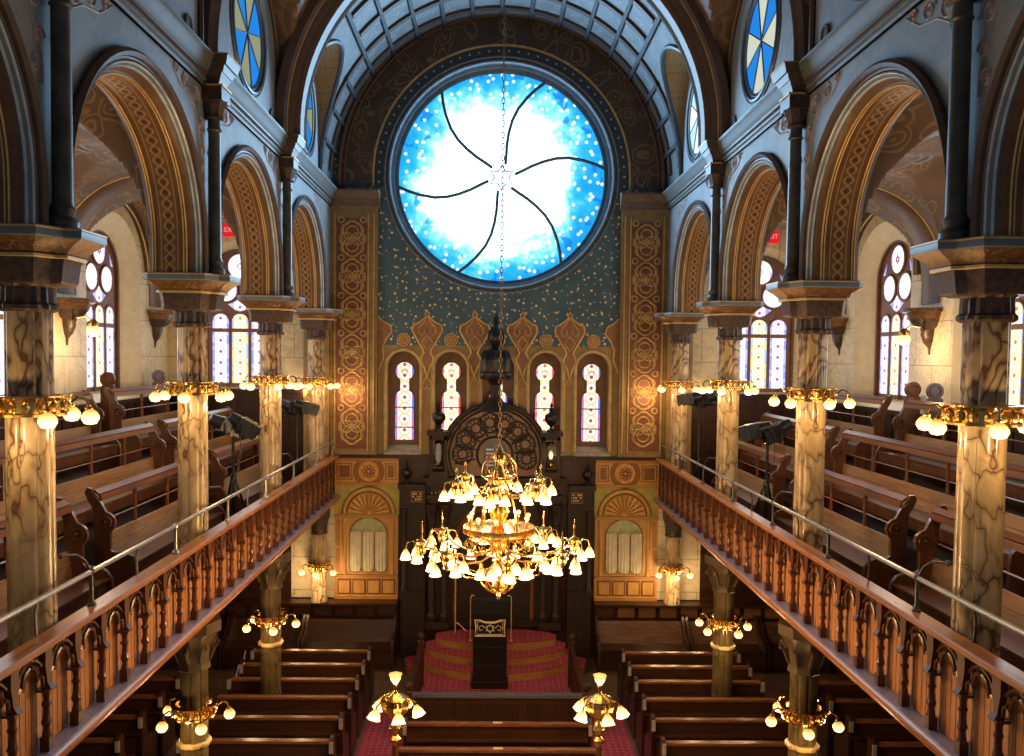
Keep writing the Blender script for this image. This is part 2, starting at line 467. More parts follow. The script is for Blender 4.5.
ROUNDP = leaded('lit_round_pane', .27, ((.95,.93,.95),(1,1,1),(.55,.45,.95),(.75,.75,1.0),(.80,.05,.15),(.70,.60,.92)), 1.3, 4.0)

# ================================================================== the setting
AX = 3.776                                   # column axis
CY = [6.64, 10.24, 13.84, 17.44]             # column positions along the nave
BAYS = [4.84, 8.44, 12.04, 15.64]
YW = 18.17                                   # the ark wall
SX = {-1: 'left', 1: 'right'}
FX = 3.60                                    # arcade face
XO = 7.10                                    # outer walls
ABZ = 7.49                                   # top of the abaci

struct('floor', MB().box(-7.3, 7.3, .2, 18.4, -.12, 0), FLOORM)

# ---- the ark wall
RX, RZ = .03, 10.42
w = MB(); F = fY(YW)
wall_round(w, F, -3.75, 3.75, 7.3, 14.3, RX, RZ, 2.42)
for k in range(-2, 3):
    u0 = -3.75 if k == -2 else (k-.5)*1.025
    u1 = 3.75 if k == 2 else (k+.5)*1.025
    wall_arch(w, F, u0, u1, 4.42, 7.3, k*1.025, .345, 6.30, sill=4.50)
    o = arch_outline(k*1.025, .345, 4.50, 6.30)
    w.grid([[F(u, v, 0) for u, v in o], [F(u, v, .30) for u, v in o]], cv=True)
w.box(-3.75, 3.75, YW+.42, YW+.5, 0, 14.3)
w.grid([[F(RX+2.42*cos(a), RZ+2.42*sin(a), d) for a in [2*pi*i/64 for i in range(64)]] for d in (0, .28)], cv=True)
wf = struct('wall_front', w, STAR)
struct('plinth', MB().box(-3.75, 3.75, YW, YW+.4, 0, 4.42), DARKW, wf)
b = MB()
for k in range(-2, 3): sweep_arch(b, F, [(.345,.0),(.36,-.045),(.40,-.05),(.43,-.02),(.43,.0)], k*1.025, 4.50, 6.30, 18)
struct('lancet_moulding', b, GOLDF, wf)
b = MB()
for k in range(-2, 3): b.add([(k*1.025+q*.40, yy, zz) for q in (-1,1) for yy, zz in ((YW-.10,4.42),(YW-.10,4.44),(YW+.25,4.60),(YW+.25,4.42))], [(0,1,2,3),(7,6,5,4),(0,4,5,1),(1,5,6,2),(2,6,7,3),(3,7,4,0)])
struct('lancet_sill', b, STONE, wf)
for s in (-1, 1): struct('ledge', MB().box(s*1.66, s*3.55, YW-.14, YW, 4.34, 4.42), DARKW, wf)

# five lancet windows
def keyhole(x0):
    p = [(-.215,4.70),(.215,4.70),(.21,5.62)] + [(.11+.10*cos(a), 5.62+.16*sin(a)) for a in (.5,1.0,1.57)] + [(.105,6.02)]
    a0 = atan2(-.17,.105)
    p += [(.21*cos(a0+(pi-2*a0)*i/18), 6.21+.21*sin(a0+(pi-2*a0)*i/18)) for i in range(19)]
    p += [(-.105,6.02)] + [(-.11-.10*cos(a), 5.62+.16*sin(a)) for a in (1.57,1.0,.5)] + [(-.21,5.62)]
    return [(x0+u, v) for u, v in p]
for i, k in enumerate(range(-2, 3)):
    x0 = k*1.025
    fr = struct('window_%d' % (i+1), MB().prism(arch_outline(x0, .36, 4.50, 6.30), F, .30, .38), UMBER)
    F0 = lambda u, v, d, x0=x0: (x0+u, YW+d, v)
    pane = MB().face(keyhole(0), F0, .285)
    struct('pane', pane, PANER if abs(k) == 1 else PANEV, fr, 0)
    b = MB()
    for z in ((5.42, 4.98) if abs(k) != 1 else (5.42,)): b.box(x0-.215, x0+.215, YW+.262, YW+.285, z-.012, z+.012)
    kp = keyhole(x0); b.tube([F(u, v, .28) for u, v in kp], .013, 5, True)
    struct('lead_line', b, BROWN, fr)
    # six-pointed star in the head of the lancet
    st = MB()
    for q in (0, pi): st.tube([F(x0+.085*cos(q+pi/2+2*pi*j/3), 6.19+.085*sin(q+pi/2+2*pi*j/3), .275) for j in range(3)], .010, 4, True)
    struct('star_tracery', st, plain('red_star_glass_%d' % i, (.55,.04,.05), .4), fr)

# rose window
def rose_mat():
    m, t, b, o = nt_new('lit_rose_glass'); t.nodes.remove(b)
    tc = t.nodes.new('ShaderNodeTexCoord'); uv = tc.outputs['UV']
    r = node(t, 'ShaderNodeVectorMath', {0: uv}, operation='LENGTH').outputs['Value']
    n1 = noise(t, uv, .9, 5, .62, .4); n2 = noise(t, uv, 3.2, 4, .6)
    sp = node(t, 'ShaderNodeSeparateXYZ', {0: uv})
    f = M_(t, 'ADD', M_(t, 'DIVIDE', r, 2.27), M_(t, 'MULTIPLY', M_(t, 'SUBTRACT', n1, .5), .75))
    f = M_(t, 'ADD', f, M_(t, 'MULTIPLY', M_(t, 'SUBTRACT', n2, .5), .35))
    f = M_(t, 'ADD', f, M_(t, 'MULTIPLY', sp.outputs[0], .02))
    c = ramp(t, f, [(.0, (.62,.83,1)), (.60, (.62,.86,1)), (.74, (.22,.72,1.0)), (.88, (.03,.46,.95)), (1.0, (.015,.36,.85))])
    vo = node(t, 'ShaderNodeTexVoronoi', {'Vector': uv, 'Scale': 4.6}, voronoi_dimensions='2D')
    sm = M_(t, 'MULTIPLY', M_(t, 'LESS_THAN', vo.outputs['Distance'], .17), M_(t, 'GREATER_THAN', r, 1.5))
    patch = M_(t, 'MULTIPLY', M_(t, 'GREATER_THAN', noise(t, uv, 2.6, 2), .62), M_(t, 'GREATER_THAN', r, 1.75))
    c = mixc(t, M_(t, 'MULTIPLY', patch, .8), c, (.01,.20,.80))
    c = mixc(t, sm, c, (.85,.97,1))
    st = ramp(t, f, [(.0, (1,1,1)), (.64, (.9,.9,.9)), (.80, (.42,.42,.42)), (1.0, (.34,.34,.34))])
    e = node(t, 'ShaderNodeEmission', {'Color': c, 'Strength': M_(t, 'MULTIPLY', st, 3.4)}); t.links.new(e.outputs[0], o.inputs[0])
    return m
FR = lambda u, v, d: (RX+u, YW+d, RZ+v)
b = MB(); sweep_arch(b, FR, [(2.22,.24),(2.23,.16),(2.30,.12),(2.31,.06),(2.37,.03),(2.39,-.03),(2.44,-.05),(2.47,-.02),(2.47,.0)], 0, 0, 0, 72, full=True)
rose = struct('window_6', b, DKBLUE)
struct('pane', MB().disc(2.28, FR, .22, rings=6, seg=72), rose_mat(), rose, 0)
b = MB()
angs = [5.5+60*k for k in range(6)]
offs = [(.13, 9), (.22, 13.5), (.31, 16), (.43, 16), (.55, 14.5), (.67, 11.5), (.8, 7), (.9, 3.5), (1.0, 0)]
for a in angs:
    b.tube([FR(2.26*r*cos(radians(a+o)), 2.26*r*sin(radians(a+o)), .19) for r, o in offs], .036, 6)
struct('glazing_bar', b, DKBLUE, rose)
b = MB()
sp_ = []
for j in range(12):
    a = pi/2 + j*pi/6; q = .27 if j % 2 == 0 else .155
    sp_.append(FR(q*cos(a), q*sin(a), .185))
b.tube(sp_, .02, 5, True)
struct('star_tracery', b, plain('pale_lead_star', (.35,.33,.38), .5), rose)
b = MB()
for R, d, r in ((2.40, -.035, .018), (2.50, -.02, .02)): b.ring(R, r, FR, d=d, seg=72, k=6)
struct('outer_moulding', b, GREYB, rose)

# tympanum bands above the cornice
def half_band(r0, r1, d): 
    b = MB(); sweep_arch(b, FR, [(r0, d), ((r0+r1)/2, d), (r1, d)], 0, -.27, 0, 56); return b
struct('dotted_band', half_band(2.53, 2.72, -.02), DOTB, wf)
b = MB(); sweep_arch(b, FR, [(2.72,-.0),(2.72,-.05),(2.76,-.05),(2.76,0)], 0, -.27, 0, 56); struct('gilt_fillet', b, GOLDF, wf)
struct('tympanum_band', half_band(2.76, 3.50, -.03), TYMP, wf)
b = MB()
for R, d, r in ((3.46, -.06, .05), (3.36, -.04, .025)): b.ring(R, r, FR, d=d, seg=56, k=8, a0=-.08, a1=pi+.08)
struct('arch_roll', b, BROWN, wf)

# palmettes between the lancets
def palm_outline(x, hw=.33):
    L = [(0,7.52),(.05,7.45),(.03,7.40),(.10,7.33),(.20,7.26),(.30,7.22),(.325,7.10),(.29,7.03),(.235,6.93),(.17,6.82),(.10,6.72),(.07,6.62),(.13,6.52),(.13,6.42),(.07,6.32),(.03,6.2),(0,6.08)]
    return [(x+u, v) for u, v in L] + [(x-u, v) for u, v in reversed(L[1:-1])]
pf = MB(); pl = MB()
for k in range(-2, 2):
    x = (k+.5)*1.025
    o = palm_outline(x)
    pf.prism(o, F, -.02, 0.01)
    pl.tube([F(u, v, -.025) for u, v in o], .020, 5, True)
    for s in (-1, 1):
        pl.tube([F(x+s*a, v, -.028) for a, v in ((0,7.40),(.08,7.27),(.17,7.16),(.19,7.06),(.12,6.99),(.05,7.05),(.07,7.13))], .011, 4)
        pl.tube([F(x+s*a, v, -.028) for a, v in ((0,7.0),(.06,6.92),(.12,6.85),(.06,6.76),(0,6.68))], .010, 4)
        pl.tube([F(x+s*a, v, -.028) for a, v in ((.0,6.10),(.07,6.0),(.10,5.9),(.05,5.82),(.0,5.88))], .012, 4)
for s in (-1, 1):
    for k in (0, 1):
        x = s*(2.54)
    pf.prism([(s*2.60,7.40),(s*2.50,7.30),(s*2.33,7.20),(s*2.30,7.06),(s*2.42,6.90),(s*2.50,6.72),(s*2.48,6.5),(s*2.60,6.2)][::s], F, -.02, .01)
    pl.tube([F(s*a, v, -.025) for a, v in ((2.60,7.40),(2.50,7.30),(2.33,7.20),(2.30,7.06),(2.42,6.90),(2.50,6.72),(2.48,6.5),(2.60,6.2))], .018, 5)
for k in range(-2, 3):
    pf.lathe([(.001,-.02),(.13,-.02),(.13,.01)], 20, (k*1.025, YW, 6.90), axis=1)
    for R in (.135, .085, .035): pl.ring(R, .012, F, k*1.025, 6.90, -.025, 20, 4)
struct('palmette', pf, plain('terracotta_palmette_paint', (.30,.15,.07), .5), wf)
struct('palmette_outline', pl, GOLDP, wf)

# pilasters with interlaced arabesque
for s in (-1, 1):
    pb = MB().box(s*2.60, s*3.60, YW-.16, YW, 4.42, 9.72)
    pil = struct('trim_%d' % (1 if s < 0 else 2), pb, plain('ochre_pilaster_paint_%d' % (s+1), (.25,.165,.06), .5))
    struct('panel', MB().box(s*2.80, s*3.46, YW-.175, YW-.15, 4.55, 9.45), plain('red_brown_panel_%d' % (s+1), (.19,.062,.026), .5, 0, .2), pil)
    fb = MB()
    for x in (2.66, 2.78, 3.49): fb.box(s*x, s*(x+.025), YW-.19, YW-.15, 4.50, 9.55)
    struct('fillet', fb, GOLDF, pil)
    ar = MB(); FP = lambda u, v, d: (s*3.13+u, YW-.18+d, v); R = .016
    for j in range(6):
        zc = 5.02 + j*.80
        for a in range(4):
            q = a*pi/2; ar.ring(.125, R, FP, .11*cos(q), zc+.145*sin(q), 0, 18, 4)
        for a in (0, pi): ar.ring(.20, R, FP, 0, zc+.17*cos(a), 0, 22, 4)
        lob = [(.0,.38),(.06,.37),(.12,.30),(.20,.28),(.24,.20),(.22,.12),(.27,.06),(.27,-.06),(.22,-.12),(.24,-.20),(.20,-.28),(.12,-.30),(.06,-.37),(0,-.38)]
        ar.tube([FP(u, zc+v, 0) for u, v in lob] + [FP(-u, zc+v, 0) for u, v in reversed(lob[1:-1])], .016, 4, True)
        ar.ring(.055, R, FP, 0, zc, 0, 12, 4)
        for a in (-1, 1):
            ar.ring(.06, R, FP, a*.235, zc+.40, 0, 12, 4)
        ar.tube([FP(-.28, zc, 0), FP(.28, zc, 0)], .009, 4)
    struct('arabesque', ar, GOLDF, pil)

# ---- cornices
def cornice_profile(x): return [(x,9.70),(x-.03,9.70),(x-.04,9.73),(x-.03,9.75),(x-.05,9.77),(x-.05,9.81),(x-.08,9.83),(x-.08,9.86),(x-.12,9.91),(x-.15,9.98),(x-.17,10.0),(x-.17,10.04),(x,10.06)]
for s in (-1, 1):
    cb = MB()
    pr = cornice_profile(FX)
    cb.grid([[(s*x, y, z) for x, z in pr] for y in (1.2, YW)])
    c = struct('trim_%d' % (3 if s < 0 else 4), cb, plain('grey_green_cornice_paint_%d' % (s+1), (.10,.11,.10), .5, 0, .15))
    g = MB()
    g.box(s*(FX-.055), s*(FX-.04), 1.2, YW, 9.765, 9.78); g.box(s*(FX-.178), s*(FX-.16), 1.2, YW, 10.022, 10.045)
    struct('fillet', g, GREYB, c)
    g = MB(); g.box(s*(FX-.088), s*(FX-.04), 1.2, YW, 9.815, 9.845); g.box(s*(FX-.035), s*(FX-.0), 1.2, YW, 9.70, 9.745); struct('dark_fillet', g, BROWN, c)
    g = MB()
    for y in CY[:3]: g.box(s*(FX-.06), s*(FX-.255), y-.175, y+.175, 9.705, 9.725); g.box(s*(FX-.06), s*(FX-.345), y-.235, y+.235, 10.045, 10.064)
    struct('gilt_line', g, GOLDP, c)
    cs = MB()
    for y in CY[:3]:
        for dy, dx, z0, z1 in ((.15,.22,9.725,9.80),(.18,.25,9.80,9.86),(.21,.29,9.86,9.94),(.25,.34,9.94,10.045)):
            x0, x1 = s*(FX-.02), s*(FX-dx)
            cs.add([(x0,y-dy+.03,z0),(x1+s*.03,y-dy+.03,z0),(x1+s*.03,y+dy-.03,z0),(x0,y+dy-.03,z0),(x0,y-dy,z1),(x1,y-dy,z1),(x1,y+dy,z1),(x0,y+dy,z1)],
                   [(3,2,1,0),(4,5,6,7),(0,1,5,4),(1,2,6,5),(2,3,7,6),(3,0,4,7)])
    struct('console', cs, plain('dark_brown_console_paint_%d' % (s+1), (.085,.062,.045), .42, 0, .2), c)
    # across the ark wall
    cb = MB(); pr2 = [(YW-(FX-x)-.14, z) for x, z in pr]
    cb.grid([[(s*x, y, z) for y, z in pr2] for x in (2.56, 3.62)])
    cb.add([(s*2.56, y, z) for y, z in pr2] + [(s*2.56, YW, 10.06), (s*2.56, YW, 9.7)], [tuple(range(len(pr2)+2))])
    cb.add([(s*2.56,YW,10.06),(s*2.56,YW-.33,10.04),(s*3.62,YW-.33,10.04),(s*3.62,YW,10.06)], [(0,1,2,3)])
    struct('cornice_return', cb, plain('brown_cornice_paint_%d' % (s+1), (.15,.115,.075), .45), c)

# ---- arcade walls with stilted arches
SPR = 7.80; R0 = 1.64
for s in (-1, 1):
    Fs = fX(s, FX)
    w = MB()
    for y in BAYS:
        wall_arch(w, Fs, y-1.8, y+1.8, ABZ, 9.72, y, R0, SPR, n=28)
        wall_arch(w, Fs, y-1.8, y+1.8, ABZ, 9.72, y, 1.45, SPR, d=.55, n=28)
    w.add([Fs(17.44,ABZ,0), Fs(YW,ABZ,0), Fs(YW,9.72,0), Fs(17.44,9.72,0)], [(0,1,2,3)])
    w.box(s*FX, s*(FX+.55), 1.2, 3.04, ABZ, 9.72)
    aw = struct('wall_arcade_%s' % SX[s], w, SPAN)
    struct('respond', MB().box(s*(FX+.01), s*(FX+.55), 17.93, YW, 3.51, 7.48), plain('ochre_respond_paint_%d' % (s+1), (.36,.24,.09), .5), aw)
    for nm, prof, mt in (('archivolt_roll', [(1.64,0),(1.655,-.05),(1.62,-.085),(1.585,-.06),(1.575,-.01)], BROWN),
                         ('archivolt_fillet', [(1.575,-.01),(1.575,-.03),(1.555,-.03),(1.555,.03)], LILAC),
                         ('archivolt', [(1.555,.03),(1.545,-.015),(1.515,-.02),(1.50,.0),(1.495,.03),(1.485,.04)], GREYB),
                         ('soffit_edge', [(1.485,.04),(1.465,.06),(1.45,.10),(1.435,.11),(1.43,.125),(1.43,.14)], UMBER),
                         ('soffit', [(1.43,.14),(1.427,.22),(1.425,.30),(1.427,.38),(1.43,.46)], SOFF),
                         ('soffit_back_edge', [(1.43,.46),(1.42,.48),(1.43,.50),(1.45,.55)], UMBER)):
        b = MB()
        for y in BAYS: sweep_arch(b, Fs, prof, y, ABZ, SPR, 32)
        struct(nm, b, mt, aw)
    b = MB()
    for y in BAYS:
        for d in (.105, .135, .465, .49):
            b.tube([Fs(y-1.424,ABZ,d)] + [Fs(u, v, d) for u, v in arcpts(y, SPR, 1.424, pi, 0, 32)] + [Fs(y+1.424,ABZ,d)], .009, 4)
    struct('gilt_line', b, GOLDP, aw)
    b = MB()
    for y in BAYS:
        sweep_arch(b, Fs, [(1.541,-.018),(1.530,-.034),(1.519,-.018)], y, ABZ, SPR, 32)
        sweep_arch(b, Fs, [(1.500,.010),(1.492,.0),(1.484,.020)], y, ABZ, SPR, 32)
    struct('pale_bead', b, plain('pale_blue_bead_%d' % (s+1), (.66,.76,.80), .25), aw)
    b = MB(); c2 = MB()
    for y in CY[:3] :
        b.lathe([(.12,7.49),(.12,7.56),(.085,7.60),(.10,7.66),(.078,7.70),(.072,9.20),(.09,9.22),(.075,9.25),(.075,9.34)], 14, (s*3.50, y, 0))
        c2.lathe([(.08,9.34),(.11,9.36),(.10,9.40),(.14,9.52),(.16,9.56)], 8, (s*3.50, y, 0))
        c2.box(s*3.36, s*3.60, y-.16, y+.16, 9.55, 9.72)
    struct('colonnette', b, plain('grey_marble_colonnette_%d' % (s+1), (.085,.085,.072), .35, 0, .45, 5), aw)
    struct('colonnette_capital', c2, CAPD, aw)

    sc_ = MB()
    for y in BAYS:
        for q in (-1, 1):
            for du, z, R in ((1.42,9.50,.15),(1.60,9.22,.12),(1.10,9.58,.11),(1.66,8.95,.09),(.82,9.63,.07),(1.62,8.72,.08)):
                sc_.tube([Fs(y+q*(du+R*(1-t_/26)*cos(t_*.5)), z+R*(1-t_/26)*sin(t_*.5), -.002) for t_ in range(25)], .011, 4)
            sc_.tube([Fs(y+q*u, z, -.002) for u, z in ((.7,9.66),(.95,9.50),(1.25,9.45),(1.45,9.34),(1.55,9.08),(1.70,8.84),(1.72,8.6))], .010, 4)
    struct('stencil_scroll', sc_, plain('mauve_stencil_paint_%d' % (s+1), (.40,.33,.35), .5), aw)
    # clerestory
    w = MB(); Fc = fX(s, FX)
    for y in BAYS: wall_round(w, Fc, y-1.8, y+1.8, 10.0, 13.9, y, 11.05, .74)
    w.add([Fc(17.44,10,0), Fc(YW,10,0), Fc(YW,13.9,0), Fc(17.44,13.9,0)], [(0,1,2,3)])
    for y in BAYS:
        w.grid([[Fc(y+.74*cos(a), 11.05+.74*sin(a), d) for a in [2*pi*i/40 for i in range(40)]] for d in (0, .16)], cv=True)
    cw = struct('wall_clerestory_%s' % SX[s], w, CLER)
    b = MB()
    for y in BAYS:
        b.ring(.79, .035, Fc, y, 11.05, -.005, 40, 8); b.ring(.86, .018, Fc, y, 11.05, -.005, 40, 6)
    struct('window_moulding', b, DKBLUE, cw)
    b = MB()
    for y in CY[:3]:
        for dy in (-.62, .62):
            b.prism(arch_outline(y+dy, .075, 10.06, 10.24, 8), Fc, -.02, .01)
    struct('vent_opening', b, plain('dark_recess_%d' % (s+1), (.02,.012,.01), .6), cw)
    b = MB()
    for y in CY[:3]:
        for dy in (-.62, .62):
            b.tube([Fc(u, v, -.02) for u, v in arch_outline(y+dy, .09, 10.06, 10.24, 8)], .018, 5)
    struct('vent_surround', b, LILAC, cw)
    for i, y in enumerate(BAYS[1:]):
        ba = MB(); ba.ring(.72, .022, Fc, y, 11.05, .02, 40, 5)
        wn = struct('window_%d' % (7+i + (3 if s > 0 else 0)), ba, DKBLUE)
        bl = MB(); pa = MB(); ln = MB()
        for k in range(8):
            a0 = pi/8 + k*pi/4 + .12*s
            tri = [(y, 11.05)] + arcpts(y, 11.05, .73, a0, a0+pi/4, 6)
            (bl if k % 2 == 0 else pa).face(tri, Fc, .03)
            ln.tube([Fc(y, 11.05, .022), Fc(y+.72*cos(a0), 11.05+.72*sin(a0), .022)], .012, 4)
        struct('blue_pane', bl, emit('lit_blue_pane_%d_%d' % (s+1, i), (.02,.26,.85) if not (s > 0 and i == 2) else (.45,.85,1.0), .95 if not (s > 0 and i == 2) else 1.2), wn, 0)
        struct('pale_pane', pa, emit('lit_pale_pane_%d_%d' % (s+1, i), (.55,.58,.38) if s < 0 else ((.72,.78,.62) if i < 2 else (.95,1,1)), .55 if s < 0 else (.9 if i < 2 else 1.3)), wn, 0)
        struct('lead_line', ln, DKBLUE, wn)

# ---- nave vault
ZV = 10.2; RV = 3.58
def barrel(y0, y1, lun, ny, nth=120):
    """barrel from y0 to y1 with the lunettes (centre y, radius, springing) left open"""
    mb = MB(); fs = []
    vs = [(RV*cos(pi*j/nth), y0+(y1-y0)*i/ny, ZV+RV*sin(pi*j/nth)) for i in range(ny+1) for j in range(nth+1)]
    for i in range(ny):
        yc = y0+(y1-y0)*(i+.5)/ny
        for j in range(nth):
            zc = ZV+RV*sin(pi*(j+.5)/nth); ok = True
            for ly, lr, lz in lun:
                dy = abs(yc-ly)
                if dy < lr and zc < lz+sqrt(lr*lr-dy*dy): ok = False
            if ok: fs.append((i*(nth+1)+j, i*(nth+1)+j+1, (i+1)*(nth+1)+j+1, (i+1)*(nth+1)+j))
    return mb.add(vs, fs)
def bx(z): return sqrt(max(0.01, RV*RV-(z-ZV)**2)) if z > ZV else RV
def lunette(s, ly, lr, lz, x_in=FX):
    mb = MB(); ed = []
    rows = []
    P = [(ly-lr, ZV-.1), (ly-lr, (ZV+lz)/2)] + arcpts(ly, lz, lr, pi, 0, 28) + [(ly+lr, (ZV+lz)/2), (ly+lr, ZV-.1)]
    for y, z in P:
        xi = bx(z); rows.append([(s*(x_in+.02 + (xi-x_in-.02)*q), y, z) for q in (0,.33,.66,1)]); ed.append((s*(xi-.01), y, z))
    return mb.grid(rows), ed
v = barrel(13.9, YW+.1, [(15.64, 1.15, 11.05)], 70)
ce = struct('ceiling', v, DAMASK)
def quilt():
    m, t, b, o = nt_new('gilt_diapered_lunette')
    vo = node(t, 'ShaderNodeTexVoronoi', {'Vector': coords(t), 'Scale': 11.0, 'Randomness': .0}).outputs['Distance']
    setin(t, b.inputs['Base Color'], mixc(t, M_(t, 'LESS_THAN', vo, .28), (.30,.205,.085), (.20,.125,.05)))
    b.inputs['Roughness'].default_value = .45; b.inputs['Metallic'].default_value = .15
    return m
Q = quilt(); eb = MB()
for s in (-1, 1):
    l, ed = lunette(s, 15.64, 1.15, 11.05); struct('lunette', l, Q, ce); eb.tube(ed, .045, 6)
struct('lunette_moulding', eb, DKBLUE, ce)
b = MB(); b2 = MB()
for j in range(1, 18):
    a = pi*j/18
    if 15 < j*10 < 38 or 142 < j*10 < 165: spans = [(13.95,14.5),(16.8,YW)]
    elif j*10 <= 15 or j*10 >= 165: spans = [(13.95,14.45),(16.85,YW)]
    else: spans = [(13.95, YW)]
    for y0, y1 in spans:
        p = lambda y, q, r: ((r)*cos(a)+q*sin(a), y, ZV+(r)*sin(a)-q*cos(a))
        b.add([p(y0,-.05,RV),p(y0,.05,RV),p(y0,.035,RV-.07),p(y0,-.035,RV-.07),p(y1,-.05,RV),p(y1,.05,RV),p(y1,.035,RV-.07),p(y1,-.035,RV-.07)],
              [(0,1,5,4),(1,2,6,5),(2,3,7,6),(3,0,4,7),(0,3,2,1),(4,5,6,7)])
struct('coffer_rib', b, plain('dark_blue_coffer_rib', (.012,.018,.024), .65), ce)
for y in (14.40, 15.2, 16.05, 16.9, 17.7):
    lo = 0
    for a0, a1 in (((.72, pi-.72),) if 14.5 < y < 16.8 else ((.05, pi-.05),)):
        b2.grid([[(r*cos(a0+(a1-a0)*i/60), y+dy, ZV+r*sin(a0+(a1-a0)*i/60)) for dy, r in ((-.09,RV),(-.07,RV-.05),(.07,RV-.05),(.09,RV))] for i in range(61)])
struct('coffer_band', b2, plain('dark_brown_coffer_band', (.035,.022,.017), .5), ce)
# transverse arches and groined bays towards the camera
tb = MB(); tl = MB(); tg = MB()
for y in CY[:3]:
    if y < 13:
        sweep_arch(tb, lambda u, v, d, y=y: (u, y+d, v), [(3.60,-.16),(3.52,-.15),(3.48,-.08),(3.50,-.04),(3.46,0),(3.50,.04),(3.48,.08),(3.52,.15),(3.60,.16)], 0, 10.06, ZV, 56); continue
    Ft = lambda u, v, d, y=y: (u, y+d, v)
    sweep_arch(tb, Ft, [(3.60,-.42),(3.46,-.42),(3.42,-.36),(3.46,-.30),(3.40,-.28),(3.34,-.24),(3.38,-.18),(3.31,-.16),(3.26,-.12),(3.26,.12),(3.31,.16),(3.38,.18),(3.34,.24),(3.40,.28),(3.6,.30)], 0, 10.06, ZV, 56)
    for d in (.14, .27): sweep_arch(tl, Ft, [(3.31,d-.03),(3.27,d-.03),(3.25,d),(3.27,d+.03),(3.31,d+.03)], 0, 10.06, ZV, 56)
    sweep_arch(tg, Ft, [(3.44,-.37),(3.405,-.36),(3.44,-.345)], 0, 10.06, ZV, 56)
struct('transverse_arch', tb, BROWN, ce); struct('transverse_arch_bead', tl, GREYB, ce); struct('transverse_arch_gilding', tg, GOLDF, ce)
gv = MB(); gm = MB()
for y in BAYS[:3]:
    rows = []
    for i in range(41):
        yy = y-1.7+3.4*i/40; row = []
        for j in range(81):
            a = pi*j/80; x = RV*cos(a); z = ZV+RV*sin(a)
            zc = 10.75+sqrt(max(0, 1.6**2-(yy-y)**2))
            row.append((x, yy, max(z, zc)))
        rows.append(row)
    gv.grid(rows)
    for s in (-1, 1):
        gm.tube([(s*3.57, u, v_) for u, v_ in arcpts(y, 10.75, 1.55, pi, 0, 24)], .035, 6)
        gm.tube([(s*3.57, y-1.55, 10.06), (s*3.57, y-1.55, 10.75)], .035, 6); gm.tube([(s*3.57, y+1.55, 10.06), (s*3.57, y+1.55, 10.75)], .035, 6)
struct('groined_vault', gv, WEBM, ce); struct('wall_rib', gm, BROWN, ce)

# ---- gallery floors
for s in (-1, 1):
    b = MB()
    b.box(s*3.575, s*7.2, 1.2, YW, 3.30, 3.45)
    for x, z in ((4.02,3.72),(4.86,4.17),(5.76,4.67),(6.66,5.10)): b.box(s*x, s*7.2, 1.2, YW, 3.45, z)
    struct('floor_gallery_%s' % SX[s], b, DARKW)

# ---- outer walls with traceried windows
def three_light(fr_name, F, uc, dep):
    out = arch_outline(uc, .70, 5.84, 8.06, 24)
    fr = struct(fr_name, MB().prism(out, F, dep, dep+.08), plain(fr_name+'_wood', (.24,.115,.075), .5))
    F0 = lambda u, v, d: F(uc+u, v, d)
    g = dep-.012
    sets = {'b': MB(), 'y': MB(), 'r': MB()}
    for k, x in enumerate((-.42, 0, .42)):
        Fk = lambda u, v, d, x=x: F0(x+u, v, d)
        sets['y' if k == 1 else 'b'].face([(-.175,5.92),(.175,5.92),(.175,7.02),(-.175,7.02)], Fk, g)
        sets['y' if k == 1 else 'b'].face(arch_outline(0, .175, 7.10, 7.24, 12), Fk, g)
    for x, z, r in ((0,8.44,.27),(-.30,7.92,.25),(.30,7.92,.25)):
        sets['r'].disc(r, lambda u, v, d, x=x, z=z: F0(x+u, z+v, d), g, rings=3, seg=24)
    sets['b'].face([(-.26,7.62),(-.10,7.50),(0,7.47),(.10,7.50),(.26,7.62),(.10,7.68),(0,7.78),(-.10,7.68)], F0, g)
    for x in (-.52, .52): sets['b'].face([(x-.03*(1 if x > 0 else -1),8.18),(x+.05*(1 if x > 0 else -1),8.18),(x-.10*(1 if x > 0 else -1),8.42)], F0, g)
    struct('side_light_pane', sets['b'], PANEB, fr, 0); struct('middle_light_pane', sets['y'], PANEY, fr, 0); struct('round_pane', sets['r'], ROUNDP, fr, 0)
    b = MB()
    for x, z, r in ((0,8.44,.275),(-.30,7.92,.255),(.30,7.92,.255)): b.ring(r, .022, F0, x, z, dep-.015, 24, 6)
    for x in (-.21, .21): b.tube([F0(x, 5.84, dep-.01), F0(x, 7.30, dep-.01)], .030, 6)
    for x in (-.42, 0, .42): b.tube([F0(x+u, v, dep-.01) for u, v in arcpts(0, 7.24, .20, pi, 0, 10)], .022, 5)
    for x in (-.42, .42, 0): b.box(*[q for p in zip(F0(x-.18, 7.03, dep-.02), F0(x+.18, 7.09, dep)) for q in p])
    struct('tracery', b, plain(fr_name+'_tracery_paint', (.24,.12,.08), .5), fr)
    st = MB()
    for q in (0, pi): st.tube([F0(.075*cos(q+pi/2+2*pi*j/3), 8.44+.075*sin(q+pi/2+2*pi*j/3), dep-.02) for j in range(3)], .010, 4, True)
    struct('star_tracery', st, plain(fr_name+'_star', (.5,.03,.15), .4), fr)
    b = MB(); sweep_arch(b, F, [(.70,dep),(.70,dep-.05),(.74,dep-.06),(.76,dep-.02)], uc, 5.84, 8.06, 22)
    struct('window_surround', b, UMBER, fr)

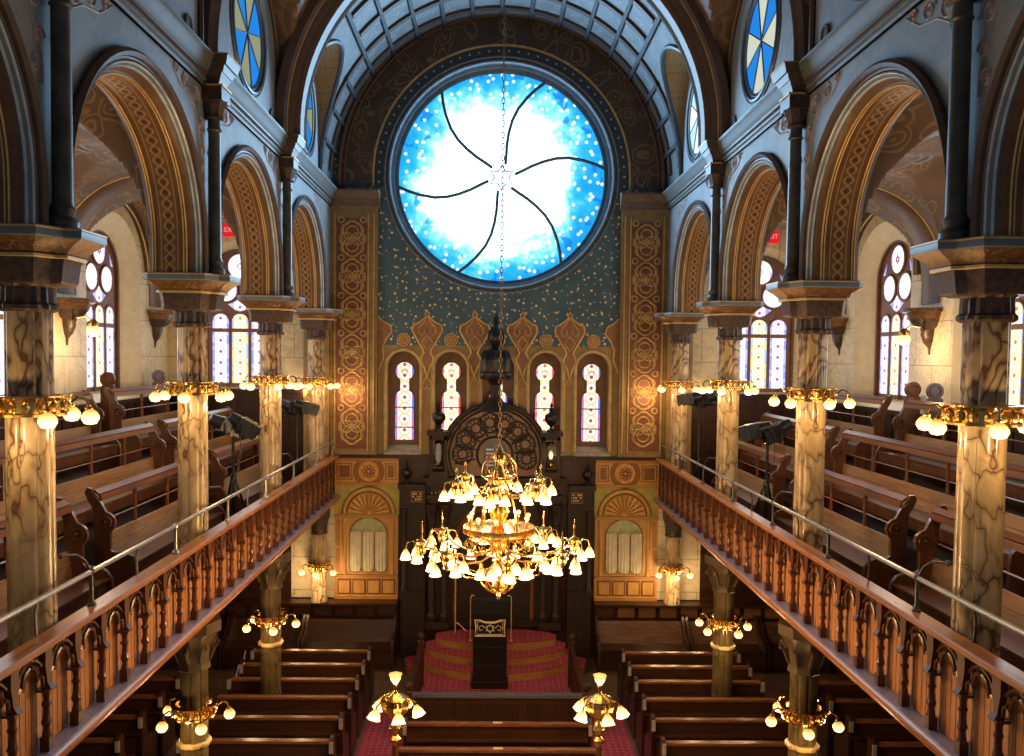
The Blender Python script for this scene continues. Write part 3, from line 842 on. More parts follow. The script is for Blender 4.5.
for s in (-1, 1):
    Fo = fX(s, XO); w = MB(); nb = MB()
    for y in BAYS:
        wall_arch(w, Fo, y-1.8, y+1.8, 5.10, 9.9, y, 1.12, 8.00, sill=5.66)
        # splayed reveal
        a = [(y-1.12,5.66)] + arcpts(y, 8.00, 1.12, pi, 0, 24) + [(y+1.12,5.66)]
        c = [(y-.76,5.80)] + arcpts(y, 8.04, .76, pi, 0, 24) + [(y+.76,5.80)]
        e = [(y-.70,5.84)] + arcpts(y, 8.06, .70, pi, 0, 24) + [(y+.70,5.84)]
        nb.grid([[Fo(u, v_, 0) for u, v_ in a], [Fo(u, v_, .24) for u, v_ in c], [Fo(u, v_, .31) for u, v_ in e]], cv=True)
    w.add([Fo(17.44,5.10,0), Fo(YW,5.10,0), Fo(YW,9.9,0), Fo(17.44,9.9,0)], [(0,1,2,3)])
    w.box(s*(XO+.60), s*(XO+.70), 1.2, YW, 0, 10)
    wl = struct('wall_%s' % SX[s], w, BLOCKX)
    struct('window_reveal', nb, CREAMP, wl)
    struct('lower_wall', MB().box(s*XO, s*(XO+.2), 1.2, YW, 0, 5.12), DARKW, wl)
    wb = MB().box(s*(XO-.05), s*XO, 1.2, YW, 5.10, 5.60); wb.box(s*(XO-.10), s*XO, 1.2, YW, 5.60, 5.67)
    for k in range(48): wb.box(s*(XO-.065), s*XO, 1.3+k*.35, 1.34+k*.35, 5.10, 5.60)
    struct('baseboard_%s' % SX[s], wb, DARKV)
    for i, y in enumerate(BAYS[2:]):
        three_light('window_%d' % (13+i + (2 if s > 0 else 0)), Fo, y, .31)
    # gallery end wall beside the ark wall
    Fe = fY(YW); w = MB()
    if s < 0: wall_arch(w, Fe, -7.2, -3.75, 3.45, 9.9, -5.60, .95, 8.02, sill=5.72)
    else: wall_arch(w, Fe, 3.75, 7.2, 3.45, 9.9, 5.68, .95, 8.02, sill=5.72)
    uc = -5.60 if s < 0 else 5.68; y = uc
    a = [(y-.95,5.72)] + arcpts(y, 8.02, .95, pi, 0, 24) + [(y+.95,5.72)]
    e = [(y-.70,5.84)] + arcpts(y, 8.06, .70, pi, 0, 24) + [(y+.70,5.84)]
    w.grid([[Fe(u, v_, 0) for u, v_ in a], [Fe(u, v_, .14) for u, v_ in e]], cv=True)
    w.box(s*3.75, s*7.6, YW+.4, YW+.5, 0, 10)
    w.box(s*3.50, s*4.46, YW-.02, YW+.3, 1.27, 3.29)
    we = struct('wall_gallery_end_%s' % SX[s], w, BLOCKY)
    three_light('window_%d' % (17 if s < 0 else 18), Fe, uc, .14)
    wb = MB().box(s*3.75, s*7.1, YW-.05, YW, 3.45, 5.80); wb.box(s*3.75, s*7.1, YW-.09, YW, 5.72, 5.80)
    for k in range(5):
        for z0, z1 in ((4.55,5.15),(5.22,5.66)): wb.box(s*(3.95+k*.56), s*(4.40+k*.56), YW-.075, YW, z0, z1)
    struct('baseboard_gallery_end_%s' % SX[s], wb, DARKV)
    struct('wall_lower_end_%s' % SX[s], MB().box(s*4.46, s*7.2, YW, YW+.3, 0, 3.30).box(s*3.5, s*4.46, YW, YW+.3, 0, 1.25), DARKW)
    # aisle vault
    v = MB(); rb = MB(); gl = MB(); md = MB()
    xc = (FX+.55+XO)/2; rx = (XO-FX-.55)/2
    for y in BAYS:
        rows = []
        for i in range(91):
            yy = y-1.8+3.6*i/90
            rows.append([(s*(xc-rx*cos(pi*j/70)), yy, max(7.9+rx*1.0*sin(pi*j/70), 8.02+sqrt(max(0, 1.42**2-(yy-y)**2)) if abs(yy-y) < 1.42 else 0)) for j in range(71)])
        v.grid(rows)
        for R, r in ((.42,.05),(.30,.035),(.5,.02)): md.ring(R, r, lambda u, q, d: (s*xc+u, y+q, 9.46), seg=28, k=6)
        rb2 = [(s*(XO-.02), u, v_) for u, v_ in arcpts(y, 8.02, 1.40, pi, 0, 28)]
        rb.tube(rb2, .075, 8); gl.tube([(p[0]-s*.06, y+(p[1]-y)*.95, 8.02+(p[2]-8.02)*.95) for p in rb2], .014, 5)
    for y in CY + [3.04]:
        Ft = lambda u, v_, d, y=y: (s*xc+u, y+d, v_)
        sweep_arch(rb, Ft, [(1.62,-.34),(1.50,-.34),(1.47,-.30),(1.44,-.24),(1.42,0),(1.44,.24),(1.47,.30),(1.50,.34),(1.62,.34)], 0, 7.50, 7.9, 32)
        for d in (-.31, .31): sweep_arch(gl, Ft, [(1.475,d-.012),(1.46,d),(1.475,d+.012)], 0, 7.50, 7.9, 32)
    av = struct('ceiling_aisle_%s' % SX[s], v, AISLEV)
    struct('transverse_arch', rb, plain('dark_umber_arch_%d' % (s+1), (.13,.068,.03), .45), av); struct('gilt_line', gl, GOLDP, av); struct('medallion', md, GREYB, av)
# ================================================================== things
def loft(mb, poly, stages):
    rows = [[(x*k, y*k, z) for x, y in poly] for k, z in stages]
    mb.grid(rows, cv=True)
    n = len(poly)
    mb.add(rows[0], [tuple(reversed(range(n)))]); mb.add(rows[-1], [tuple(range(n))])
    return mb
ORD = ['nearest the camera', 'second from the camera', 'third from the camera', 'beside the ark wall']
SIDEW = {-1: 'left', 1: 'right'}

# ---- gallery columns (prototype stands at the origin, nave towards -x)
col = thing('gallery_column', '', 'column', (0,0,0), 0, 'marbled columns of the galleries')
lob = lambda a: 1.03 - .085*(1-abs(sin(4*a)))**2
MB().lathe([(.172,3.725),(.172,3.90),(.166,6.86)], 96, fn=lob).build('shaft', MARB, col)
b = MB(); b.lathe([(.18,6.86),(.21,6.88),(.21,6.91),(.19,6.93),(.185,7.05),(.215,7.08)], 64, fn=lambda a: 1+.045*cos(16*a))
b.build('necking', CAPD, col)
ab = [(.44,-.36),(.44,.36),(.36,.44),(-.30,.44),(-.40,.25),(-.52,.21),(-.52,-.21),(-.40,-.25),(-.30,-.44),(.36,-.44)]
loft(MB(), ab, [(.60,7.07),(.63,7.09),(.66,7.22),(.68,7.26)]).build('block', CAPD, col)
loft(MB(), ab, [(.73,7.26),(.745,7.265),(.745,7.285),(.73,7.29)]).build('gilt_band', GOLDP, col)
loft(MB(), ab, [(.72,7.29),(.76,7.315),(.83,7.35),(.93,7.385),(.98,7.40)]).build('cove', CAPM, col)
c_ab = loft(MB(), ab, [(.98,7.40),(1.0,7.41),(1.0,7.465),(.985,7.485)]).build('abacus', GREYB, col)
loft(MB(), ab, [(1.004,7.463),(1.008,7.47),(1.004,7.478)]).build('gilt_edge', GOLDP, c_ab)
first = True
for s in (-1, 1):
    for i, y in enumerate(CY):
        lb = 'marbled scagliola column on the %s gallery, %s' % (SIDEW[s], ORD[i])
        if first: col.location = (s*AX, y, 0); col.rotation_euler = (0,0,pi if s < 0 else 0); col['label'] = lb; first = False
        else: dup(col, (s*AX, y, 0), pi if s < 0 else 0, lb)

# ---- columns under the galleries
lc = thing('lower_column', '', 'column', (0,0,0), 0, 'dark columns under the galleries')
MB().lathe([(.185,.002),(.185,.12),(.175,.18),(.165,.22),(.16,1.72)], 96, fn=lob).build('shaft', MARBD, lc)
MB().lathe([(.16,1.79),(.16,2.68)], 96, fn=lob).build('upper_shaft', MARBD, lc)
MB().lathe([(.18,1.72),(.20,1.74),(.20,1.77),(.18,1.79)], 32, fn=lob).build('collar', GOLDF, lc)
b = MB(); b.lathe([(.175,2.68),(.20,2.70),(.19,2.73),(.185,2.80),(.21,2.98),(.27,3.12),(.32,3.16),(.32,3.29)], 24, fn=lambda a: 1+.05*cos(8*a))
for k in range(8):
    a = k*pi/4
    b.tube([(.19*cos(a),.19*sin(a),2.80),(.25*cos(a),.25*sin(a),2.95),(.31*cos(a),.31*sin(a),3.02),(.30*cos(a),.30*sin(a),2.97)], .025, 5)
b.build('capital', plain('gilt_bronze_capital', (.12,.078,.038), .45, .2, .3), lc)
first = True
for s in (-1, 1):
    for i, y in ((1, CY[1]), (2, CY[2])):
        lb = 'marbled column carrying the %s gallery over the pews, %s' % (SIDEW[s], {1: 'nearer the camera', 2: 'nearer the ark'}[i])
        x = s*AX
        if first: lc.location = (x, y, 0); lc['label'] = lb; first = False
        else: dup(lc, (x, y, 0), 0, lb)

for s in (-1, 1):
    t = thing('wall_column', 'short marbled column on the wainscot ledge under the %s gallery end' % SIDEW[s], 'column', (s*3.80, 17.89, 1.27), 0, 'short columns on the ark wall')
    c_ = (s*3.80, 17.89, 0)
    MB().lathe([(.17,1.262),(.17,1.34),(.155,1.38),(.15,2.72)], 96, c_, fn=lob).build('shaft', MARB, t)
    b = MB(); b.lathe([(.155,2.72),(.18,2.74),(.165,2.80),(.18,2.96),(.22,3.08),(.23,3.12),(.23,3.285)], 24, c_); b.build('capital', CAPD, t)
LWU, LWL = 17.0, 11.0
# ---- lamp rings clamped round the columns
def lamp_ring(name, glass, n, rin, a0, da=None):
    t = thing(name, '', 'lamp', (0,0,0))
    b = MB(); b.lathe([(rin+.01,-.065),(rin+.04,-.07),(rin+.04,-.05),(rin+.015,-.045),(rin+.01,-.065)], 40, cap=False); b.lathe([(rin,.05),(rin+.03,.05),(rin+.06,.075),(rin+.06,.09),(rin,.09),(rin,.05)], 40, cap=False); b.lathe([(rin+.005,-.05),(rin+.02,-.05),(rin+.02,.055),(rin+.005,.055),(rin+.005,-.05)], 40, cap=False)
    for k in range(16):
        a = 2*pi*k/16; b.lathe([(.001,-.05),(.026,-.03),(.034,0),(.026,.03),(.001,.05)], 8, ((rin+.028)*cos(a), (rin+.028)*sin(a), 0))
    rb = b.build('ring', BRASS, t)
    for k in range(n):
        a = a0 + 2*pi*k/n if da is None else a0 + (k-(n-1)/2)*da
        c, s_ = cos(a), sin(a)
        m = MB(); R = rin+.06
        m.tube([(R*c, R*s_, .03), ((R+.05)*c, (R+.05)*s_, .075), ((R+.11)*c, (R+.11)*s_, .055), ((R+.13)*c, (R+.13)*s_, .0)], .012, 6)
        m.lathe([(.018,0),(.032,-.012),(.026,-.03)], 10, ((R+.13)*c, (R+.13)*s_, .0))
        m.build('arm', BRASS, t)
        g = MB(); cc = Vector(((R+.14)*c, (R+.14)*s_, -.08))
        g.lathe([(.022,.055),(.045,.038),(.066,.005),(.068,-.022),(.046,-.06),(.001,-.07)], 12, cc)
        g.build('bulb', glass, t)
    return t
lr = lamp_ring('column_lamp_ring', GLASSB, 6, .235, radians(14))
first = True
for s in (-1, 1):
    for i, y in enumerate(CY):
        lb = 'brass ring of lit bulbs round the %s gallery column %s' % (SIDEW[s], ORD[i])
        lc_ = (s*AX, y, 6.12 if i < 3 else 6.0)
        for q in range(3): lamp((s*AX+s*.62*cos(pi+.3+(q-1)*1.9), y-.62*sin(pi+.3+(q-1)*1.9), lc_[2]-.24), LWU)
        if first: lr.location = lc_; lr['label'] = lb; lr['group'] = 'lamp rings on the gallery columns'; first = False
        else: dup(lr, lc_, radians(23*i), lb)
ll = lamp_ring('column_lamp_ring', GLASSL, 5, .215, radians(-60))
lw = lamp_ring('column_lamp_ring', GLASSL, 3, .185, radians(-90), pi/3)
first = True
for s in (-1, 1):
    for i, y in ((1, CY[1]), (2, CY[2]), (3, 17.89)):
        lb = 'brass ring of lit bulbs round the lower %s column %s' % (SIDEW[s], {1: 'nearest the camera', 2: 'in the middle of its row', 3: 'against the ark wall'}[i])
        p = (s*(AX if i < 3 else 3.80), y, 2.16 if i < 3 else 2.02)
        for q in range(3): lamp((p[0]+.52*cos(.4+q*2*pi/3), p[1]+.52*sin(.4+q*2*pi/3) if i < 3 else y-.42, p[2]-.22), LWL)
        if i == 3:
            if s < 0: lw.location = p; lw['label'] = lb; lw['group'] = 'lamp rings on the lower columns'
            else: dup(lw, p, 0, lb, 'lamp rings on the lower columns')
            continue
        if first: ll.location = p; ll['label'] = lb; ll['group'] = 'lamp rings on the lower columns'; first = False
        else: dup(ll, p, radians(31*i), lb)

# ---- gallery fronts
Y0 = 1.5
for s in (-1, 1):
    g = thing('gallery_balustrade', 'carved oak balustrade with turned balusters fronting the %s gallery' % SIDEW[s], 'balustrade', (s*3.5, Y0, 3.45), 0, 'gallery fronts')
    b = MB(); pr = [(3.43,4.335),(3.41,4.35),(3.41,4.385),(3.42,4.40),(3.572,4.40),(3.572,4.34),(3.53,4.33),(3.45,4.32)]
    b.grid([[(s*x, y, z) for x, z in pr] for y in (Y0, YW-.14)], cv=True)
    b.build('cap_rail', OAKY, g)
    b = MB().box(s*3.535, s*3.57, Y0, YW-.14, 3.555, 4.34)
    for k in range(int((YW-Y0-.15)/.075)): b.box(s*3.531, s*3.54, Y0+k*.075+.005, Y0+k*.075+.070, 3.56, 4.32)
    b.build('panel', OAKZ, g)
    MB().box(s*3.39, s*3.57, Y0, YW-.14, 3.535, 3.555).build('ledge', LEDGE, g)
    b = MB(); pr = [(3.57,3.534),(3.39,3.534),(3.375,3.52),(3.375,3.495),(3.395,3.485),(3.40,3.46),(3.42,3.44),(3.43,3.41),(3.48,3.395),(3.57,3.39)]
    b.grid([[(s*x, y, z) for x, z in pr] for y in (Y0, YW-.14)], cv=True); b.build('fascia', OAKY, g)
    base = None
    for k in range(37):
        y = Y0 + .25 + k*.45
        if y > YW-.25: break
        if base is None:
            b = MB(); x = s*3.47
            b.box(x-.036, x+.036, y-.036, y+.036, 3.556, 3.66)
            b.lathe([(.036,3.66),(.028,3.70),(.024,3.73),(.040,3.77),(.028,3.80),(.024,3.88),(.038,3.91),(.024,3.93),(.026,3.98),(.045,4.01)], 10, (x, y, 0))
            b.box(x-.05, x+.05, y-.055, y+.055, 4.01, 4.03)
            b.prism([(y-.024,4.03),(y+.024,4.03),(y+.03,4.12),(y+.05,4.20),(y+.05,4.325),(y-.05,4.325),(y-.05,4.20),(y-.03,4.12)], lambda u, v, d: (x+d, u, v), -.028, .025)
            for q in (-1, 1):
                b.tube([(x, y+q*a, z) for a, z in ((.04,4.05),(.05,4.13),(.09,4.155),(.125,4.13),(.13,4.18),(.16,4.235),(.215,4.26))], .016, 5)
                b.tube([(x, y+q*a, z) for a, z in ((.07,4.22),(.11,4.26),(.15,4.29),(.22,4.31))], .014, 5)
            base = b.build('baluster', BALW, g); by = y
            b = MB(); b.add([(x-s*.062, y-.036, 4.03), (x-s*.062, y+.036, 4.03), (x-s*.028, y+.026, 4.075), (x-s*.028, y-.026, 4.075), (x, y-.036, 4.03), (x, y+.036, 4.03)], [(0,1,2,3),(0,3,4),(1,5,2),(0,4,5,1)])
            bc = b.build('bracket_cap', BALW, base)
        else:
            c = base.copy(); COL.objects.link(c); c.parent = g; c.location = (0, y-by, 0)
            d_ = bc.copy(); COL.objects.link(d_); d_.parent = c
    # metal safety rail on the cap
    h = thing('safety_rail', 'grey metal safety rail on the %s gallery cap rail' % SIDEW[s], 'handrail', (s*3.53, Y0, 4.40), 0, 'gallery safety rails')
    x = s*3.53
    MB().tube([(x, Y0, 4.69), (x, 17.95, 4.69)], .022, 8).build('rail', STEEL, h)
    for k, y in enumerate((3.4, 5.3, 7.1, 9.0, 10.8, 12.6, 14.4, 16.2, 17.9)):
        b = MB(); b.lathe([(.038,4.401),(.038,4.415),(.025,4.43),(.018,4.46),(.016,4.67)], 10, (x, y, 0)); b.sphere((x, y, 4.69), .032, 8, 6)
        b.build('post', IRON if s > 0 or k < 3 else STEEL, h)
        if k < 8:
            y2 = y + .95
            b = MB(); b.tube([(x, y2, 4.69), (x+s*.03, y2+.02, 4.58), (x+s*.035, y2+.05, 4.402)], .010, 6); b.build('stay', STEEL if s < 0 else IRON, h)
    for y in (7.1, 10.8, 14.4):
        cy_ = min(CY, key=lambda q: abs(q-y))
        b = MB(); b.tube([(x, y, 4.69), (x+s*.03, y-.05, 4.80), (x+s*.06, y-.12, 4.86), (s*(AX-.12), cy_+.21, 4.88)], .011, 6)
        b.sphere((s*(AX-.12), cy_+.215, 4.88), .026, 8, 6); b.build('bracket', IRON, h)

# ---- gallery pews: rows along the nave, stepping up to the outer walls
END = [(.16,0),(.16,.78),(.13,.86),(.155,.93),(.13,1.0),(.10,1.03),(.06,1.10),(.05,1.17),(.0,1.22),(-.10,1.235),(-.20,1.25),(-.215,1.31),(-.245,1.30),(-.255,1.24)]
END = [(-.44,0),(-.44,.36),(-.425,.46),(-.37,.535),(-.28,.57),(-.16,.575),(-.13,.60),(-.13,.80),(-.16,.83),(-.185,.90),(-.17,.97),(-.12,1.015),(-.08,1.03),(-.05,1.09),(-.02,1.15),(.04,1.19),(.07,1.25),(.075,1.295),(.13,1.30),(.155,1.25),(.12,1.16),(.08,1.10),(.06,1.02),(.07,.95),(.05,.86),(.05,0)]
def gallery_pew(s, xb, zf, y0, y1, label, plank=PLANK, ends=(1,1)):
    """back plane at |x| = xb, sitter faces the nave"""
    t = thing('gallery_pew', label, 'pew', (s*xb, (y0+y1)/2, zf), 0, 'pews of the galleries')
    P = lambda u, z: (s*(xb+u), z)
    def slab(u0, z0, u1, z1, th, name, mt):
        dx, dz = u1-u0, z1-z0; L = sqrt(dx*dx+dz*dz); nx, nz = -dz/L*th, dx/L*th
        q = [(u0,z0),(u1,z1),(u1+nx,z1+nz),(u0+nx,z0+nz)]
        MB().prism([(s*(xb+u), zf+z) for u, z in q], lambda u, v, d: (u, d, v), y0+.03, y1-.03).build(name, mt, t)
    slab(.0,.44,.02,.59,.025,'lower_plank',plank); slab(.02,.596,.035,.74,.025,'upper_plank',plank)
    slab(-.42,.43,.0,.41,.03,'seat',ENDW); slab(.01,1.215,.07,1.262,.022,'book_board',REDW)
    slab(-.005,1.15,.0,1.22,.02,'rail',REDW)
    MB().box(s*(xb-.40), s*(xb-.37), y0+.03, y1-.03, zf+.30, zf+.42).build('seat_rail', ENDW, t)
    MB().tube([(s*(xb+.035), y0+.04, zf+.90), (s*(xb+.035), y1-.04, zf+.90)], .010, 6).build('stretcher', REDW, t)
    n = max(2, int((y1-y0)/.95))
    for k in range(1, n):
        y = y0+(y1-y0)*k/n
        b = MB(); b.lathe([(.026,zf+.74),(.026,zf+.80),(.018,zf+.84),(.026,zf+.94),(.018,zf+1.02),(.028,zf+1.10),(.022,zf+1.21)], 8, (s*(xb+.035), y, 0))
        b.build('spindle', REDW, t)
    for y, e in ((y0, ends[0]), (y1-.05, ends[1])):
        if not e: continue
        b = MB(); b.prism([(s*(xb+u), zf+z) for u, z in END], lambda u, v, d: (u, d, v), y, y+.05)
        eo = b.build('end_panel', ENDW, t)
        b = MB()
        for yy in (y-.008, y+.058):
            b.ring(.058, .013, lambda u, v, d, yy=yy: (s*(xb-.085)+u, yy, zf+.915+v), seg=16, k=5)
            b.sphere((s*(xb-.085), yy, zf+.915), .022, 8, 5)
        b.build('rosette', ENDW, eo)
segs = {0: (4.56, 3.72, [(3.2,8.85),(9.45,12.6),(13.45,16.15)]), 1: (5.46, 4.17, [(8.2,13.30),(13.75,17.3)]), 2: (6.36, 4.67, [(8.6,13.15),(13.85,17.5)])}
ROWN = ['front row by the railing', 'middle row', 'back row below the windows']
for s in (-1, 1):
    for r, (xb, zf, ss) in segs.items():
        for k, (y0, y1) in enumerate(ss):
            pos = {3: ['nearest the camera', 'in the middle', 'nearest the ark wall'], 2: ['nearest the camera', 'nearest the ark wall']}[len(ss)][k]
            gallery_pew(s, xb, zf+.002, y0, y1, 'spindled wooden pew, %s gallery, %s, %s' % (SIDEW[s], ROWN[r], pos))
    # bench along the outer wall with round-topped end posts
    for k, y in enumerate((14.75, 17.0) if s < 0 else (13.15, 13.85)):
        t = thing('wall_bench_end', 'tall round-topped bench end at the %s gallery wall, %s' % (SIDEW[s], ['nearer the camera', 'nearer the ark wall'][k]), 'bench end', (s*6.86, y, 5.10), 0, 'bench ends along the gallery walls')
        b = MB(); o = [(-.16,5.102),(.12,5.102),(.12,5.95)] + [(.0+.13*cos(a), 6.08+.13*sin(a)) for a in [(-.9+ (pi+1.8)*i/14) for i in range(15)]] + [(-.12,5.95),(-.16,5.60)]
        b.prism([(s*(6.86+u), v) for u, v in o], lambda u, v, d: (u, d, v), y, y+.06); b.build('post', ENDW, t)
        b = MB(); 
        for yy in (y-.006, y+.066): b.ring(.085, .014, lambda u, v, d, yy=yy: (s*6.86+u, yy, 6.08+v), seg=18, k=5)
        b.build('rosette', ENDW, t)

# ---- stage lights on tripods
LAMPM = plain('blue_highlight_lamp_housing', (.045,.05,.06), .28, .5, .3)  # grey-blue tone paints the bluish highlights onto the black housings
def stage_light(x, y, zf, label, heads, h):
    t = thing('stage_light', label, 'stage light', (x, y, zf), 0, 'stage lights on tripods'); G_ = 1.25
    MB().tube([(x,y,zf+.25),(x,y,zf+.95),(x,y,zf+1.0),(x,y,zf+h)], [.034,.034,.024,.024], 8).build('pole', BLACKM, t)
    b = MB(); b.lathe([(.04,zf+.85),(.045,zf+.87),(.045,zf+.95),(.03,zf+.97)], 10, (x,y,0)); b.build('collar', BLACKM, t)
    for k in range(3):
        a = 2*pi*k/3+.5
        b = MB(); b.tube([(x+.03*cos(a),y+.03*sin(a),zf+.90),(x+.30*cos(a),y+.30*sin(a),zf+.012)], .018, 6)
        b.tube([(x+.02*cos(a),y+.02*sin(a),zf+.35),(x+.19*cos(a),y+.19*sin(a),zf+.37)], .008, 5); b.build('leg', BLACKM, t)
    MB().tube([(x-.30,y,zf+h),(x+.30,y,zf+h)], .02, 8).build('crossbar', BLACKM, t)
    for dx, yaw, pit in heads:
        b = MB(Matrix.Translation((x+dx,y,zf+h+.12)) @ Matrix.Rotation(yaw,4,'Z') @ Matrix.Rotation(pit,4,'X') @ Matrix.Scale(1.15,4))
        b.lathe([(.05,-.20),(.07,-.19),(.085,-.10),(.09,-.02)], 14, axis=1); b.box(-.10,.10,-.04,.10,-.09,.09); b.box(-.12,.12,.10,.15,-.105,.105)
        for q in range(5): b.box(-.105, .105, -.03+q*.026, -.02+q*.026, -.10, .10)
        hd = b.build('lamp_head', LAMPM, t)
        b = MB(Matrix.Translation((x+dx,y,zf+h+.12)) @ Matrix.Rotation(yaw,4,'Z') @ Matrix.Scale(1.15,4))
        b.tube([(-.125,0,.02),(-.125,0,-.12),(.125,0,-.12),(.125,0,.02)], .012, 6); b.build('yoke', BLACKM, hd)
        b = MB(Matrix.Translation((x+dx,y,zf+h+.12)) @ Matrix.Rotation(yaw,4,'Z') @ Matrix.Rotation(pit,4,'X') @ Matrix.Scale(1.15,4))
        for q in (0, pi/2, pi, 3*pi/2):
            b.add([(.10*cos(q)-.08*sin(q)*e, .16+f*.07, .10*sin(q)+.08*cos(q)*e) if True else 0 for e, f in ((-1,0),(1,0),(1.2,1),(-1.2,1))], [(0,1,2,3)])
        b.build('barn_door', LAMPM, hd)
    b = MB(); b.tube([(x+.1,y,zf+h),(x+.12,y+.02,zf+h-.3),(x+.05,y+.03,zf+h-.6),(x+.04,y+.02,zf+.9),(x+.06,y+.05,zf+.3)], .008, 5); b.build('cable', BLACKM, t)
stage_light(-4.14, 13.02, 3.722, 'black tripod spotlight behind the left rail, between second and third columns', ((-.15,-1.0,-.45),(.15,-1.5,-.6)), 1.62)
stage_light(-3.98, 16.6, 3.452, 'black tripod spotlight at the far left end of the gallery, near the ark wall', ((-.14,-.9,-.4),(.16,-1.3,-.3)), 1.95)
stage_light(4.14, 12.92, 3.722, 'black tripod spotlight behind the right rail, between second and third columns', ((-.16,1.2,-.3),(.16,1.7,-.5)), 1.62)
stage_light(3.98, 16.55, 3.452, 'black tripod spotlight at the far right end of the gallery, near the ark wall', ((-.18,1.3,-.2),(.16,.9,-.4)), 2.2)

# ---- corbels and bracket lamps on the outer walls, exit signs
first = None
for s in (-1, 1):
    for i, y in enumerate(CY[1:]):
        b_ = thing('wall_corbel', 'carved pendant corbel under the %s aisle arch, %s' % (SIDEW[s], ['nearest the camera','between the two side windows','beside the end window'][i]), 'corbel', (s*XO, y, 7.3), 0, 'corbels of the aisle arches')
        x = s*XO
        prof = [(.60,7.42),(.60,7.36),(.52,7.34),(.46,7.24),(.34,7.12),(.22,7.08),(.20,6.98),(.14,6.86),(.05,6.78),(.03,6.66)]
        def half(mb, pf):
            mb.grid([[(x - s*r*.75*sin(pi*k/12), y - r*.62*cos(pi*k/12), z) for k in range(13)] for r, z in pf])
            r, z = pf[0]; mb.add([(x - s*r*.75*sin(pi*k/12), y - r*.62*cos(pi*k/12), z) for k in range(13)], [tuple(range(13))])
        m = MB(); half(m, prof[:4]); m.build('impost', CAPM, b_)
        m = MB(); half(m, prof[3:]); m.build('pendant', CAPD, b_)
    b_ = thing('bracket_lamp', 'brass bracket lamp with lit globe on the %s gallery wall corbel' % SIDEW[s], 'lamp', (s*6.6, 13.84, 7.0), 0, 'bracket lamps on the gallery walls')
    x = s*7.0; y = 13.60
    MB().tube([(s*6.90,13.74,7.02),(s*6.80,y,7.10),(s*6.66,y,7.12),(s*6.55,y,7.05)], .016, 6).build('arm', BRASS, b_)
    m = MB(); m.lathe([(.03,.10),(.07,.06),(.085,.02),(.075,-.01)], 12, (s*6.55, y, 6.98)); m.build('gallery_cup', BRASS, b_)
    m = MB(); m.sphere((s*6.55, y, 6.90), .10, 12, 8); m.build('globe', GLASSL, b_); lamp((s*6.53, y-.05, 6.74), 26)
    xs = -5.72 if s < 0 else 5.82
    e = thing('exit_sign', 'red exit sign above the %s gallery end window' % SIDEW[s], 'sign', (xs, YW-.1, 9.1), 0, 'exit signs')
    MB().box(xs-.17, xs+.17, YW-.11, YW-.001, 9.06, 9.30).build('case', emit('lit_red_sign_%d' % (s+1), (1,.02,.03), .75), e)
    tx = bpy.data.curves.new('lettering', 'FONT'); tx.body = 'EXIT'; tx.size = .14; tx.align_x = 'CENTER'; tx.align_y = 'CENTER'; tx.extrude = .003
    to = bpy.data.objects.new('lettering_source', tx); COL.objects.link(to)
    me = bpy.data.meshes.new_from_object(to.evaluated_get(bpy.context.evaluated_depsgraph_get())); bpy.data.objects.remove(to); me.name = 'lettering'
    lo = bpy.data.objects.new('lettering', me); COL.objects.link(lo); lo.parent = e
    lo.location = (0, -.015, .08); lo.rotation_euler = (pi/2, 0, 0); me.materials.clear(); me.materials.append(emit('lit_pale_lettering_%d' % (s+1), (1,.35,.35), .9))
